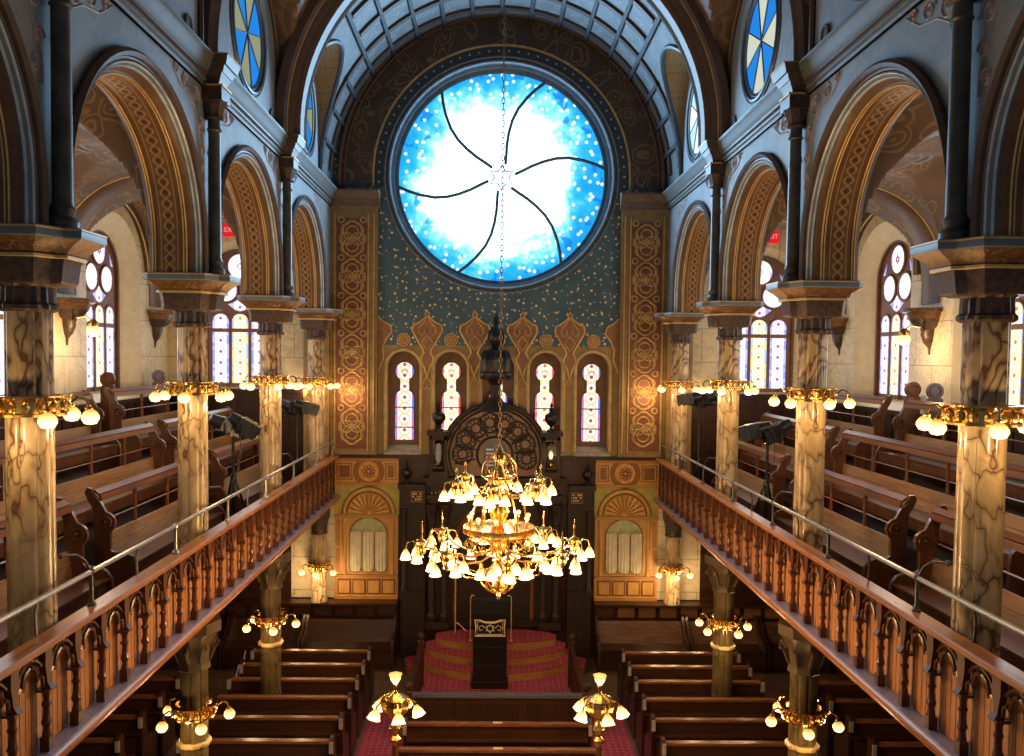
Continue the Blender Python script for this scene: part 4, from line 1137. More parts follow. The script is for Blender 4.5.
# ---- golden panelling on the ark wall under each gallery end
BROWNW = wood('shade_and_outline_oak', (.16,.06,.016), (.28,.12,.035), (3,3,3), .4)  # dark tone puts relief shade into mouldings and shell grooves; also outlines the drapes
GREENP = plain('olive_green_paint', (.40,.36,.09), .55); PALEG = plain('pale_green_paint', (.46,.50,.28), .55)
DRAPE = plain('pale_painted_drape', (.66,.62,.44), .6, 0, .12)
for s in (-1, 1):
    p = thing('wall_panelling', 'golden oak panelling with shell niche and painted drapes, %s of the ark' % SIDEW[s], 'panelling', (s*2.78, YW, 1.25), 0, 'golden panelling beside the ark')
    F = lambda u, v, d: (s*2.78+u, YW-.02-d, v)
    B = lambda mb, u0, u1, v0, v1, d0, d1: mb.box(s*2.78+u0, s*2.78+u1, YW-.02-d0, YW-.02-d1, v0, v1)
    u0, u1 = (-.74, .64) if s < 0 else (-.64, .74)
    B(MB(), u0, u1, 1.25, 4.335, 0, .015).build('backing', GOLDW2, p)
    for z0, z1, d in ((3.745,3.80,.07),(4.27,4.335,.06),(3.03,3.10,.07),(1.74,1.79,.09),(1.25,1.30,.05)): B(MB(), u0, u1, z0, z1, .015, d).build('string_course', GOLDW, p)
    m = MB()
    for a, b_ in ((u0+.05, -.36), (.36, u1-.05)):
        for q in ((a, b_, 3.86, 3.875), (a, b_, 4.20, 4.215)): B(m, *q, .015, .04)
        for q in ((a, a+.015), (b_-.015, b_)): B(m, *q, 3.86, 4.215, .015, .04)
        B(m, a+.05, b_-.05, 3.91, 4.165, .015, .03)
    m.build('frieze_panel', BROWNW, p)
    me = MB()
    for R, r in ((.20,.03),): me.ring(R, r, F, 0, 4.04, .025, 32, 6)
    me.lathe([(.001,-.03),(.17,-.02),(.19,0)], 24, (s*2.78, YW-.035, 4.04), axis=1)
    mo = me.build('medallion', GOLDW2, p)
    m = MB()
    for R, r in ((.31,.020),(.265,.012),(.235,.010)): m.ring(R, r, F, 0, 4.04, .03, 32, 6)
    m.build('medallion_ring', BROWNW, mo)
    ro = MB(); ro.ring(.045, .016, F, 0, 4.04, .05, 14, 5)
    for k in range(8): ro.ring(.035, .013, F, .10*cos(k*pi/4), 4.04+.10*sin(k*pi/4), .05, 12, 5)
    ro.build('rosette', BROWNW, mo)
    # shell
    m = MB(); B(m, -.66, .66, 3.10, 3.745, .015, .02); m.build('spandrel_paint', GREENP, p)
    m = MB()
    for R, r in ((.53,.034),): m.ring(R, r, F, 0, 3.12, .03, 28, 6, 0, pi)
    m.build('arch_moulding', GOLDW2, p)
    m = MB()
    for R, r in ((.585,.012),(.475,.014)): m.ring(R, r, F, 0, 3.12, .03, 28, 6, 0, pi)
    for k in range(1, 11): m.tube([F(.10*cos(pi*k/11), 3.12+.10*sin(pi*k/11), .03), F(.43*cos(pi*k/11), 3.12+.43*sin(pi*k/11), .038)], .010, 4)
    m.build('arch_line', BROWNW, p)
    m = MB(); n = 11
    rows = []
    for k in range(n*6+1):
        a = pi*k/(n*6); bl = abs(sin(k*pi/6))
        rows.append([F(q*.45*cos(a), 3.12+q*.45*sin(a), .022+.055*bl*q) for q in (.12,.4,.7,1.0)])
    m.grid(rows); m.lathe([(.001,-.06),(.05,-.05),(.07,0)], 12, (s*2.78, YW-.03, 3.14), axis=1); m.build('shell', GOLDW2, p)
    # niche with three drapes
    m = MB(); B(m, -.44, .44, 1.80, 3.02, .015, .02); m.build('niche_ground', plain('ochre_niche_paint_%d' % (s+1), (.50,.30,.08), .5), p)
    m = MB(); m.prism(arcpts(0, 2.62, .40, 0, pi, 20), F, .02, .026); m.build('painted_arch', PALEG, p)
    m = MB(); m.ring(.415, .016, F, 0, 2.62, .03, 24, 5, 0, pi); m.build('niche_arch', BROWNW, p)
    for k in (-1, 0, 1):
        m = MB(); rows = []; x_ = k*.272
        for i in range(14):
            row = []
            for q in range(15):
                u = -.125+.25*q/14; lo = 1.93 - .075*sqrt(max(0, 1-(u/.127)**2))
                v = 2.74 + (lo-2.74)*i/13
                row.append(F(x_+u, v, .03+.05*sqrt(max(0, 1-(u/.128)**2)) + .010*sin(u*95)))
            rows.append(row)
        m.grid(rows); dr = m.build('drape', DRAPE, p)
        m = MB(); m.tube([F(x_-.13, 2.70, .035), F(x_-.13, 1.93, .035)] + [F(x_-.13+.26*q/12, 1.92-.085*sin(pi*q/12), .05) for q in range(13)] + [F(x_+.13, 1.93, .035), F(x_+.13, 2.70, .035)], .011, 5)
        m.build('drape_hem', BROWNW, dr)
    m = MB(); m.tube([F(-.40,2.73,.06), F(.40,2.73,.06)], .012, 6); m.build('drape_rod', GOLDW, p)
    for a in (-.52, .52):
        m = MB(); m.lathe([(.05,1.80),(.05,1.86),(.035,1.90),(.035,2.86),(.045,2.90),(.055,2.98),(.06,3.03)], 10, (s*2.78+a, YW-.07, 0), fn=lambda t: 1+.06*cos(6*t))
        m.build('colonnette', GOLDW2, p)
    m = MB()
    for a, b_ in ((u0+.02, -.60), (.60, u1-.02)):
        for v0, v1 in ((1.84,2.36),(2.42,2.98)):
            if b_-a > .05: B(m, a+.02, b_-.02, v0, v1, .015, .03)
    m.build('side_panel', GOLDW, p)
    for k in range(4):
        a = u0+.05+k*(u1-u0-.1)/4
        m = MB(); B(m, a+.02, a+.31, 1.35, 1.69, .015, .028); sp_ = m.build('small_panel', BROWNW, p); m = MB(); B(m, a+.05, a+.28, 1.385, 1.655, .028, .05); m.build('raised_field', GOLDW2, sp_)

# ---- dark wainscot with square panels and the wall benches
WSQ = [wood('wainscot_square_lit', (.19,.085,.034), (.34,.16,.065), (5,1,1), .35), wood('wainscot_square_unlit', (.045,.018,.009), (.10,.04,.018), (5,1,1), .35)]  # lit and unlit copies of one wood; the lit one goes right
for s in (-1, 1):
    w = thing('wainscot', 'dark wainscot of square panels above the %s wall benches' % SIDEW[s], 'wainscot', (s*4.6, YW, 0), 0, 'wainscots below the ark wall')
    m = MB().box(s*2.12, s*7.08, YW-.10, YW-.03, .02, 1.20); m.box(s*2.12, s*7.08, YW-.40, YW-.03, 1.20, 1.25); m.build('backing', DARKW, w)
    for k in range(10):
        x = 2.20+k*.46
        MB().box(s*x, s*(x+.36), YW-.125, YW-.10, .90, 1.16).build('square_panel', WSQ[0] if s > 0 and k > 0 else WSQ[1], w)
    for k, (a, b_) in enumerate(((2.16,4.02),(4.10,5.62),(5.70,6.98))):
        t = thing('wall_bench', 'dark high-backed bench against the ark wall, %s side, %s' % (SIDEW[s], ['beside the ark','behind the column','in the far corner'][k]), 'bench', (s*(a+b_)/2, 17.6, 0), 0, 'benches along the ark wall')
        bm = wood('lit_bench_back_%d%d' % (s+1, k), (.075,.032,.018), (.17,.085,.05), (8,1,1), .25) if s > 0 else DARKW  # right-hand backs get a lighter copy, with the light there painted in
        m = MB(); m.add([(s*a,17.66,.46),(s*b_,17.66,.46),(s*b_,17.86,.88),(s*a,17.86,.88),(s*a,17.70,.45),(s*b_,17.70,.45),(s*b_,17.90,.88),(s*a,17.90,.88)], [(0,1,2,3),(7,6,5,4),(0,4,5,1),(1,5,6,2),(2,6,7,3),(3,7,4,0)])
        m.build('backrest', bm, t)
        MB().box(s*a, s*b_, 17.24, 17.70, .42, .46).build('seat', DARKW, t)
        MB().box(s*a, s*b_, 17.30, 17.34, .002, .42).build('seat_front', DARKW, t)
        for x in (a-.03, b_-.03):
            o = [(17.20,.002),(17.20,.50),(17.26,.62),(17.38,.64),(17.56,.70),(17.72,.92),(17.80,1.0),(17.92,1.0),(17.98,.92),(17.98,.002)]
            MB().prism(o, lambda u, v, d: (d, u, v), s*x, s*(x+.055)).build('end_panel', DARKV, t)

# ---- the ark
YA = 17.98
EB = plain('ebonized_wood', (.010,.008,.008), .3, 0, .2)
a = thing('torah_ark', 'tall carved walnut ark with wheel-shaped crest and urn finials', 'ark', (0, YA, .7))
m = MB().box(-1.34, 1.34, YA, YW-.03, .70, 3.42); m.box(-1.40, 1.40, YA-.03, YW-.03, .70, .86); m.build('body', ARKW, a)
for x0, x1, z0, z1, d in ((-1.40,1.40,3.40,3.50,.10),(-1.44,1.44,3.50,3.58,.14),(-1.36,1.36,3.58,3.80,.06),(-1.46,1.46,3.80,3.88,.16),(-1.52,1.52,3.88,3.96,.22)): en = MB().box(x0, x1, YA-d, YW-.03, z0, z1).build('entablature', ARKW, a)
m = MB()
for k in range(34): m.box(-1.36+k*.081, -1.32+k*.081, YA-.13, YA-.05, 3.60, 3.66)
m.build('dentil_moulding', ARKR, en)
for s in (-1, 1):
    d = MB().box(s*.03, s*.72, YA-.03, YA, .90, 2.75).build('door', ARKW, a)
    m = MB()
    for z0, z1 in ((1.0,1.5),(1.6,2.62)): m.box(s*.12, s*.62, YA-.05, YA-.03, z0, z1)
    m.build('door_panel', ARKW, d)
    for x in (1.06, 1.33):
        m = MB(); m.lathe([(.10,.862),(.11,.98),(.085,1.02),(.075,1.06),(.07,2.95),(.09,2.98),(.08,3.02),(.12,3.22),(.14,3.26),(.14,3.39)], 14, (s*x, YA-.12, 0)); m.build('column', ARKW, a)
    m = MB(); m.box(s*.96, s*1.45, YA-.24, YA, .70, .86); m.build('pedestal', ARKW, a)
m = MB(); sweep_arch(m, fY(YA), [(.78,-.02),(.80,-.08),(.86,-.09),(.90,-.02)], 0, .90, 2.5, 20); m.build('door_arch', ARKR, a)
# the wheel
ZC = 4.45; FW = lambda u, v, d: (u, YA-.02+d, ZC+v)
hub = 1.13; lim = -.49
a0 = math.asin(lim/hub)
m = MB(); m.prism(arcpts(0, 0, hub-.06, a0, pi-a0, 44), FW, 0, .07); wh = m.build('wheel', ARKR, a)
m = MB()
for R, r, d in ((1.09,.06,-.03),(.98,.025,-.02),(.38,.03,-.02)): m.ring(R, r, FW, 0, 0, d, 44, 7, math.asin(max(-1, lim/R)) if R > .5 else -pi/2+.6, pi-math.asin(max(-1, lim/R)) if R > .5 else 1.5*pi-.6)
m.build('rim', ARKW, wh)
m = MB()
for k in range(-1, 7):
    aa = radians(15 + k*25) if False else radians(-4+ (k+1)*188/7 - 4) 
    cx_, cz_ = .69*cos(aa), .69*sin(aa)
    for R, r in ((.215,.022),(.10,.018)): m.ring(R, r, FW, cx_, cz_, -.02, 22, 5)
    for q in range(6): m.ring(.045, .011, FW, cx_+.15*cos(q*pi/3), cz_+.15*sin(q*pi/3), -.015, 10, 4)
m.build('rosette', ARKW, wh)
m = MB()
for k in range(8):
    aa = radians(-4+ (k+.5)*188/7 - 4); m.tube([FW(.42*cos(aa), .42*sin(aa), -.02), FW(.88*cos(aa), .88*sin(aa), -.02)], .022, 5)
m.build('spoke', ARKW, wh)
m = MB(); m.prism([(-.25,-.49)] + arcpts(0, .08, .25, pi, 0, 14) + [(.25,-.49)], FW, -.05, 0); m.build('tablet_niche', DARKW, wh)
TB = plain('deep_blue_tablet', (.035,.05,.16), .4); TW = plain('pale_tablet_script', (.62,.62,.66), .5)
for s in (-1, 1):
    m = MB(); m.prism([(s*.105-.10,-.30)] + arcpts(s*.105, .14, .10, pi, 0, 10) + [(s*.105+.10,-.30)], FW, -.075, -.05); tb_ = m.build('tablet', TB, wh)
    for k in range(5):
        m = MB()
        for x0, x1 in ((-.075,-.03),(-.018,.03),(.042,.075)): m.box(s*.105+x0, s*.105+x1, YA-.102, YA-.093, ZC+.10-k*.085, ZC+.135-k*.085)
        m.build('lettering_line', TW, tb_)
# flanking lantern posts with urns
URN = [(.001,0),(.10,0),(.10,.04),(.04,.07),(.035,.12),(.09,.17),(.145,.25),(.155,.33),(.13,.40),(.06,.44),(.04,.47),(.065,.50),(.04,.53),(.02,.58),(.045,.61),(.02,.65),(.001,.70)]
for s in (-1, 1):
    x = s*1.20
    m = MB(); m.box(x-.19, x+.19, YA-.28, YA+.08, 3.962, 4.10)
    for dx in (-.16, .16):
        for dy in (-.25, .05): m.box(x+dx-.03, x+dx+.03, YA+dy-.03, YA+dy+.03, 4.10, 4.86)
    m.box(x-.19, x+.19, YA-.28, YA+.08, 4.78, 4.88); m.box(x-.24, x+.24, YA-.33, YA+.13, 4.88, 4.96)
    po = m.build('lantern_post', ARKW, a)
    m = MB(); m.lathe([(r*.9, z*.92) for r, z in URN], 14, (x, YA-.10, 4.96), fn=lambda t: 1+.04*cos(8*t)); m.build('urn', EB, a)
    m = MB(); m.lathe([(.02,4.56),(.035,4.52),(.045,4.46),(.03,4.40),(.015,4.38)] if s > 0 else [(.03,4.70),(.06,4.62),(.075,4.5),(.06,4.34),(.03,4.28)], 12, (x, YA-.14, 0)); m.build('lantern_glass', GLASSL if s > 0 else plain('pale_lantern_glass', (.35,.42,.48), .15), po)
    m = MB(); m.lathe([(.09,4.70),(.10,4.71),(.03,4.76)], 10, (x, YA-.14, 0)); m.build('lantern_cap', BRASS, po); m = MB(); m.lathe([(.05,4.20),(.09,4.24),(.04,4.28)], 10, (x, YA-.14, 0)); m.build('lantern_base', BRASS, po)
# cupola over the crest
m = MB(); m.lathe([(.38,5.40),(.28,5.52),(.16,5.62),(.11,5.72),(.10,5.95),(.16,6.0),(.12,6.04)], 16, (0, YA-.22, 0)); m.build('crest_pedestal', ARKW, a)
m = MB(); m.lathe([(.12,6.04),(.30,6.07),(.33,6.12),(.33,6.20),(.30,6.24),(.315,6.46),(.29,6.62),(.24,6.68)], 40, (0, YA-.22, 0), fn=lambda t: 1+.04*cos(20*t)); m.build('cupola', EB, a)
m = MB(); m.lathe([(.24,6.68),(.12,6.73),(.09,6.78),(.16,6.86),(.185,6.97),(.15,7.10),(.07,7.20),(.04,7.26),(.07,7.30),(.03,7.38),(.001,7.50)], 16, (0, YA-.22, 0)); m.build('finial', EB, a)
for s in (-1, 1):
    m = MB(); m.tube([(s*(.98-.2*q+.16*q*cos(q*5)), YA+.0, 4.98+.16*q+.16*sin(q*5)*q) for q in [i/16 for i in range(17)]], .035, 6); m.build('scroll', ARKR, a)
a.location.x -= .06
# lower wings
for s in (-1, 1):
    wg = thing('ark_wing', 'dark carved side wing of the ark with urn, %s of its doors' % SIDEW[s], 'ark wing', (s*1.76, YW, 0), 0, 'side wings of the ark')
    m = MB().box(s*1.535, s*2.06, YW-.22, YW-.03, .02, 3.70); m.build('body', ARKW, wg)
    for x1, d, z0, z1 in ((2.12,.32,3.70,3.80),(2.10,.27,1.40,1.50),(2.08,.26,3.28,3.34)): MB().box(s*1.535, s*x1, YW-d, YW-.03, z0, z1).build('cornice', ARKW, wg)
    m = MB(); m.lathe([(.07,1.50),(.07,1.60),(.05,1.64),(.045,3.10),(.075,3.22),(.075,3.28)], 12, (s*1.98, YW-.27, 0)); m.build('colonnette', ARKW, wg)
    pq = MB().box(s*1.58, s*1.86, YW-.235, YW-.22, 3.40, 3.66).build('plaque', DARKW, wg)
    m = MB(); z = [3.43,3.63]
    m.tube([(s*1.60,YW-.24,3.42),(s*1.84,YW-.24,3.42),(s*1.84,YW-.24,3.64),(s*1.60,YW-.24,3.64)], .008, 4, True)
    for k in range(3):
        for j in range(4):
            if (k+j) % 4 != 3: m.box(s*(1.63+j*.05), s*(1.665+j*.05), YW-.243, YW-.235, 3.455+k*.06, 3.49+k*.06)
    m.build('gilt_lettering', GOLDP, pq)
    m = MB(); m.lathe([(r*.75, z_*.72) for r, z_ in URN], 12, (s*1.95, YW-.17, 3.80)); m.build('urn', EB, wg)
    for z0, z1 in ((.2,1.3),(1.6,3.1)):
        m = MB().box(s*1.60, s*1.88, YW-.235, YW-.22, z0, z1); m.build('panel', ARKW, wg)

# ---- carpeted platform
def half_ellipse(ax_, by, y1, n=30): return [(ax_*cos(pi+pi*i/n), y1+by*sin(pi+pi*i/n)) for i in range(n+1)]
pf = thing('ark_platform', 'red carpeted platform of curved steps before the ark', 'platform', (0, 16.5, 0))
YP = 17.93
def step(name, poly, z0, z1):
    fn = lambda u, v, d: (u, v, d)
    MB().prism(poly, fn, z0, z1-.02).build(name+'_riser', wood(name+'_riser_oak', (.26,.12,.042), (.44,.23,.085), (6,6,1), .3), pf)
    q = [(u*1.006, v-.012*(1 if 0 < i < len(poly)-1 else 0)) for i, (u, v) in enumerate(poly)]
    MB().prism(q, fn, z1-.018, z1).build(name+'_carpet', CARPET, pf)
YC = 17.50
def tier(ax_, by, br=.43):
    return half_ellipse(ax_, by, YC, 36) + [(ax_*cos(a_), YC+br*sin(a_)) for a_ in [pi*i/18 for i in range(1, 18)]]
be = half_ellipse(1.90, 1.45, YC, 40)
lft = [p for p in be if p[0] < -1.50]; rgt = [p for p in be if p[0] > 1.50]
step('base', lft + [(-1.50,16.55),(-1.50,13.72),(1.50,13.72),(1.50,16.55)] + rgt + [(1.9*cos(a_), YC+.43*sin(a_)) for a_ in [pi*i/18 for i in range(1, 18)]], .002, .17)
for nm, ax_, by, z in (('lower_step',1.66,1.27,.34),('middle_step',1.47,.88,.51),('top_step',1.27,.48,.68)):
    step(nm, tier(ax_, by), z-.17, z)

# ---- lectern in front of the steps
le = thing('lectern', 'dark wooden lectern with brass star plaque before the ark', 'lectern', (-.12, 15.98, .17))
x0, x1, y0, y1 = -.45, .20, 15.90, 16.20
m = MB().box(x0, x1, y0, y1, .30, 1.62); m.build('body', EB, le)
m = MB().box(x0-.03, x1+.03, y0-.03, y1+.03, .172, .30); m.build('base', EB, le)
m = MB(); m.prism([(y0-.04,1.62),(y1+.03,1.62),(y1+.03,1.84),(y0+.02,1.91),(y0-.04,1.89)], lambda u, v, d: (d, u, v), x0-.04, x1+.04); m.build('desk', plain('black_desk_cloth', (.006,.005,.006), .9), le)
m = MB()
for z_0, z_1 in ((.36,.62),(.68,.98)): m.box(x0+.06, x1-.06, y0-.012, y0, z_0, z_1)
m.build('panel', EB, le)
FL = lambda u, v, d: (-.125+u, y0-.012-d, 1.36+v)
pl_ = [(-.29,-.155),(.29,-.155),(.27,.0),(.29,.155),(.19,.150),(.10,.115),(-.10,.115),(-.19,.150),(-.29,.155),(-.27,0)]
pq = MB().prism(pl_, FL, 0, .012).build('plaque', BLACKM, le)
m = MB(); m.tube([FL(u, v, .016) for u, v in pl_], .013, 5, True)
m.tube([FL(u*.86, v*.80, .016) for u, v in pl_], .006, 4, True)
for q in (0, pi): m.tube([FL(.095*cos(q+pi/2+2*pi*j/3), -.01+.095*sin(q+pi/2+2*pi*j/3), .017) for j in range(3)], .009, 5, True)
m.ring(.062, .007, FL, 0, -.01, .016, 16, 4)
for s in (-1, 1):
    m.tube([FL(s*.09,-.01,.016), FL(s*.15,.05,.016), FL(s*.21,.02,.016), FL(s*.19,-.06,.016), FL(s*.14,-.03,.016)], .007, 4)
m.build('star_emblem', plain('pale_gilt_metal', (.92,.78,.48), .35, .1, .1), pq)
for s in (-1, 1):
    x = -.11+s*.42
    r = thing('brass_pole', 'slender brass pole with hooked top on the carpeted step, %s of the lectern' % ('left' if s < 0 else 'right'), 'pole', (x, 17.12, .69), 0, 'brass poles at the lectern')
    m = MB(); m.tube([(x, 17.12, .69), (x, 17.12, 1.57), (x-s*.01, 17.12, 1.61), (x-s*.04, 17.12, 1.63), (x-s*.08, 17.12, 1.62)], .013, 6); m.build('pole', GOLDP, r)
    m = MB(); m.lathe([(.03,.683),(.03,.695),(.018,.71)], 10, (x, 17.12, 0)); m.build('foot', GOLDP, r)
h = thing('step_handrail', 'bent brass handrail rising behind the lectern towards the ark doors', 'handrail', (-.86, 17.5, .69))
MB().tube([(-.86, 17.55, .69), (-.86, 17.55, 1.9), (-.84, 17.55, 2.3)], .014, 6).build('post', GOLDP, h)
MB().tube([(-.86, 17.55, .93), (-.80, 17.5, .92), (-.74, 17.4, .90), (-.62, 17.2, .86)], .014, 6).build('rail', GOLDP, h)

# ---- parapet round the platform
pa = thing('platform_parapet', 'dark low wooden parapet bench enclosing the red platform', 'parapet', (0, 13.6, 0))
MB().box(-1.42, 1.42, 13.55, 13.68, .95, 1.0).build('front_rail', wood('blue_reflection_rail', (.07,.065,.075), (.13,.12,.13), (8,1,1), .15), pa)  # blue reflection of the rose window is put into the rail colour
m = MB().box(-1.40, 1.40, 13.58, 13.64, .172, .95) if False else MB().box(-1.40, 1.40, 13.58, 13.64, .002, .95); m.build('front_panel', DARKW, pa)
MB().box(-1.38, 1.38, 13.15, 13.58, .42, .46).build('seat', DARKW, pa)
for k in range(4):
    MB().box(-1.34+k*.68, -.74+k*.68, 13.555, 13.58, .52, .86).build('panel', DARKV, pa)
for s in (-1, 1):
    x = s*1.46
    MB().box(x-.035, x+.035, 13.55, 16.05, .93, 1.0).build('side_rail', DARKW, pa)
    for k in range(12):
        m = MB(); m.lathe([(.028,.19),(.028,.30),(.016,.36),(.026,.50),(.015,.62),(.020,.80),(.028,.93)], 8, (x, 13.75+k*.2, 0)); m.build('baluster', DARKV, pa)
    MB().box(x-.03, x+.03, 13.6, 16.0, .175, .19).build('foot_rail', DARKW, pa)
    for y in (13.58, 16.05):
        m = MB(); m.box(x-.06, x+.06, y-.06, y+.06, .173, 1.04); m.lathe([(.05,1.04),(.035,1.06),(.07,1.11),(.065,1.16),(.03,1.20),(.001,1.22)], 10, (x, y, 0)); m.build('newel', DARKV, pa)

# ---- main-floor pews, seen from behind
PEND = [(-.06,0),(-.06,.80),(-.10,.88),(-.11,.98),(-.07,1.06),(0,1.085),(.06,1.05),(.085,.98),(.07,.90),(.09,.78),(.16,.66),(.36,.62),(.46,.54),(.47,.44),(.47,0)]
KNOB = plain('pale_highlight_cap', (.30,.27,.26), .25, .1)  # pale colour paints the highlight on the pew ends; pole tips share it
def floor_pew(x0, x1, y, label, group, plaque=False, num=True):
    sd = .17 if abs(y-13.45) < .01 else .46
    t = thing('floor_pew', label, 'pew', ((x0+x1)/2, y, 0), 0, group)
    m = MB(); m.box(x0+.05, x1-.05, y-.02, y+.02, .10, .97); m.build('backrest', DARKW, t)
    m = MB(); m.box(x0+.05, x1-.05, y-.055, y+.045, .97, 1.01); m.build('top_rail', PEWTOP, t)
    m = MB().box(x0+.05, x1-.05, y-.10, y-.02, .74, .765); m.build('book_ledge', DARKW, t)
    m = MB().box(x0+.05, x1-.05, y+.02, y+sd, .42, .45); m.build('seat', DARKW, t)
    n = max(3, int((x1-x0)/.6))
    for k in range(n):
        a = x0+.10+k*(x1-x0-.15)/n
        m = MB().box(a, a+(x1-x0-.15)/n-.08, y-.035, y-.02, .30, .70); m.build('back_panel', DARKV, t)
    for x in (x0, x1-.05):
        m = MB(); m.prism([(y+u, max(.002, v)) for u, v in PEND], lambda u, v, d: (d, u, v), x, x+.05); e = m.build('end_panel', DARKV, t)
        if num:
            MB().box(x-.003, x+.053, y-.118, y-.08, .86, 1.02).build('end_cap', KNOB, e)
    if plaque:
        MB().box((x0+x1)/2-.07, (x0+x1)/2+.07, y-.03, y+.02, 1.01, 1.018).build('plaque', GOLDP, t)
PY = [15.6, 14.9, 14.2, 13.45, 12.68, 11.90]
NTH = ['first row from the ark', 'second row from the ark', 'third row from the ark', 'fourth row from the ark', 'fifth row from the ark', 'sixth row from the ark']
for s in (-1, 1):
    for k, y in enumerate(PY):
        a, b_ = (2.36, 4.58)
        x0, x1 = (s*a, s*b_) if s > 0 else (s*b_, s*a)
        # the pew in line with a column stops short of it
        floor_pew(x0, x1, y, 'dark floor pew between aisle and column row, %s block, %s' % (SIDEW[s], NTH[k]), 'pews of the main floor')
    for k, y in enumerate(PY[2:]):
        x0, x1 = (5.40, 7.0) if s > 0 else (-7.0, -5.40)
        floor_pew(x0, x1, y, 'dark floor pew beyond the columns under the %s gallery, %s' % (SIDEW[s], NTH[k+2]), 'pews of the main floor')
for k, (y, e) in enumerate(((12.50,1.42),(11.66,1.46))):
    floor_pew(-e, e, y, 'long dark centre pew with brass plaque, %s behind the platform parapet' % ['first','second'][k], 'pews of the main floor', True)
# aisle carpets
for s in (-1, 1):
    tag(MB().box(s*1.56, s*2.30, 8.5, 15.6, .002, .012).build('aisle_carpet', CARPET), 'red patterned carpet runner in the aisle %s of the centre pews' % SIDEW[s], 'carpet', 'aisle carpets')

# ---- standing brass candelabra
def bell(c, r=.06, h=.10, d=Vector((0,0,-1))):
    """fluted glass shade opening along d"""
    q = Vector((0,0,-1)).rotation_difference(d).to_matrix().to_4x4()
    m = MB(Matrix.Translation(c) @ q)
    m.lathe([(r*.32,0),(r*.42,-h*.15),(r*.78,-h*.5),(r*.86,-h*.75),(r*1.05,-h),(r*.8,-h*.9),(.001,-h*.7)], 12, fn=lambda t: 1+.05*cos(6*t))
    return m
def candelabrum(x, y, label, dz=-.42):
    t = thing('candelabrum', label, 'candelabra', (x, y, 0), 0, 'standing brass candelabra')
    m = MB(); m.lathe([(.22,.002),(.22,.05),(.14,.10),(.06,.16),(.04,.3)], 20, (x,y,0)); m.build('base', BRASS, t)
    m = MB(); m.lathe([(.040,.3-dz),(.036,1.9),(.055,1.93),(.04,1.96),(.036,2.0),(.036,2.22),(.06,2.25),(.065,2.29),(.03,2.33),(.055,2.38),(.075,2.43),(.05,2.50),(.025,2.53),(.04,2.56)], 14, (x,y,dz), fn=lambda q: 1+.08*cos(5*q)); m.build('post', BRASS, t)
    m = MB(); m.lathe([(.04,2.53),(.10,2.58),(.160,2.66),(.178,2.73),(.155,2.80),(.08,2.84),(.035,2.86),(.022,2.92),(.03,2.95),(.02,2.98)], 24, (x,y,dz), fn=lambda q: 1+.07*abs(cos(6*q))); m.build('urn', BRASS, t)
    bell(Vector((x,y,2.97+dz)), .080, .12, Vector((0,0,1))).build('shade', GLASSC, t)
    for k in range(5):
        a = -pi/2 + .25 + 2*pi*k/5; c, s_ = cos(a), sin(a)
        m = MB(); m.tube([(x+.12*c,y+.12*s_,2.72+dz),(x+.19*c,y+.19*s_,2.78+dz),(x+.25*c,y+.25*s_,2.74+dz),(x+.25*c,y+.25*s_,2.70+dz)], .011, 6); ar = m.build('arm', BRASS, t)
        bell(Vector((x+.25*c,y+.25*s_,2.71+dz)), .078, .125, Vector((c*.35,s_*.35,-1)).normalized()).build('shade', GLASSC, t)
    for k in range(3): lamp((x+.42*cos(k*2.1+.5), y+.42*sin(k*2.1+.5), 2.5+dz), 5)
    lamp((x, y, 3.2+dz), 4)
candelabrum(-1.28, 10.1, 'standing brass candelabrum with lit shades left of the centre pews')
candelabrum(1.215, 10.1, 'standing brass candelabrum with lit shades right of the centre pews')

LWC = 48.0
# ---- the great chandelier
CX, CYY = -.04, 10.0
ch = thing('chandelier', 'great two-tiered brass chandelier with many lit glass shades', 'chandelier', (CX, CYY, 4.3))
m = MB(); z = 5.46; k = 0
while z < 13.7:
    Mx = Matrix.Translation((CX, CYY, z)) @ Matrix.Rotation(pi/2*(k % 2), 4, 'Z')
    c = MB(Mx); pts = [(.018*cos(q), 0, .040*sin(q)) for q in [2*pi*i/8 for i in range(8)]]
    c.tube(pts, .0055, 4, True); b0 = len(m.v); m.v += c.v; m.f += [tuple(b0+i for i in f) for f in c.f]
    z += .066; k += 1
m.build('chain', plain('aged_brass_chain', (.36,.27,.15), .35, .8), ch)
m = MB(); m.lathe([(.001,3.62),(.02,3.64),(.035,3.68),(.015,3.72),(.04,3.75),(.09,3.80),(.05,3.86),(.03,3.92),(.06,3.97),(.10,4.02),(.06,4.10),(.035,4.16),(.05,4.22),(.12,4.30),(.13,4.36),(.06,4.42),(.03,4.48),(.05,4.55),(.10,4.63),(.13,4.70),(.10,4.77),(.04,4.84),(.025,4.90),(.025,5.0),(.06,5.04),(.09,5.12),(.06,5.20),(.04,5.26),(.08,5.33),(.06,5.40),(.03,5.44),(.012,5.50)], 18, (CX,CYY,0)); m.build('stem', BRASS, ch)
m = MB()
for k in range(8):
    a = k*pi/4; c, s_ = cos(a), sin(a)
    m.tube([(CX+r*c, CYY+r*s_, z) for r, z in ((.04,3.72),(.12,3.74),(.20,3.82),(.21,3.90),(.15,3.94),(.10,3.90),(.13,3.86))], .012, 5)
    m.tube([(CX+r*c, CYY+r*s_, z) for r, z in ((.05,3.96),(.13,3.99),(.19,3.97),(.22,3.93))], .010, 5)
m.build('scroll_basket', BRASS, ch)
m = MB()
for k in range(6):
    a = k*pi/3+.3; c, s_ = cos(a), sin(a)
    m.tube([(CX+r*c, CYY+r*s_, z) for r, z in ((.05,5.40),(.12,5.38),(.20,5.26),(.22,5.14),(.14,5.08),(.10,5.14),(.13,5.20))], .011, 5)
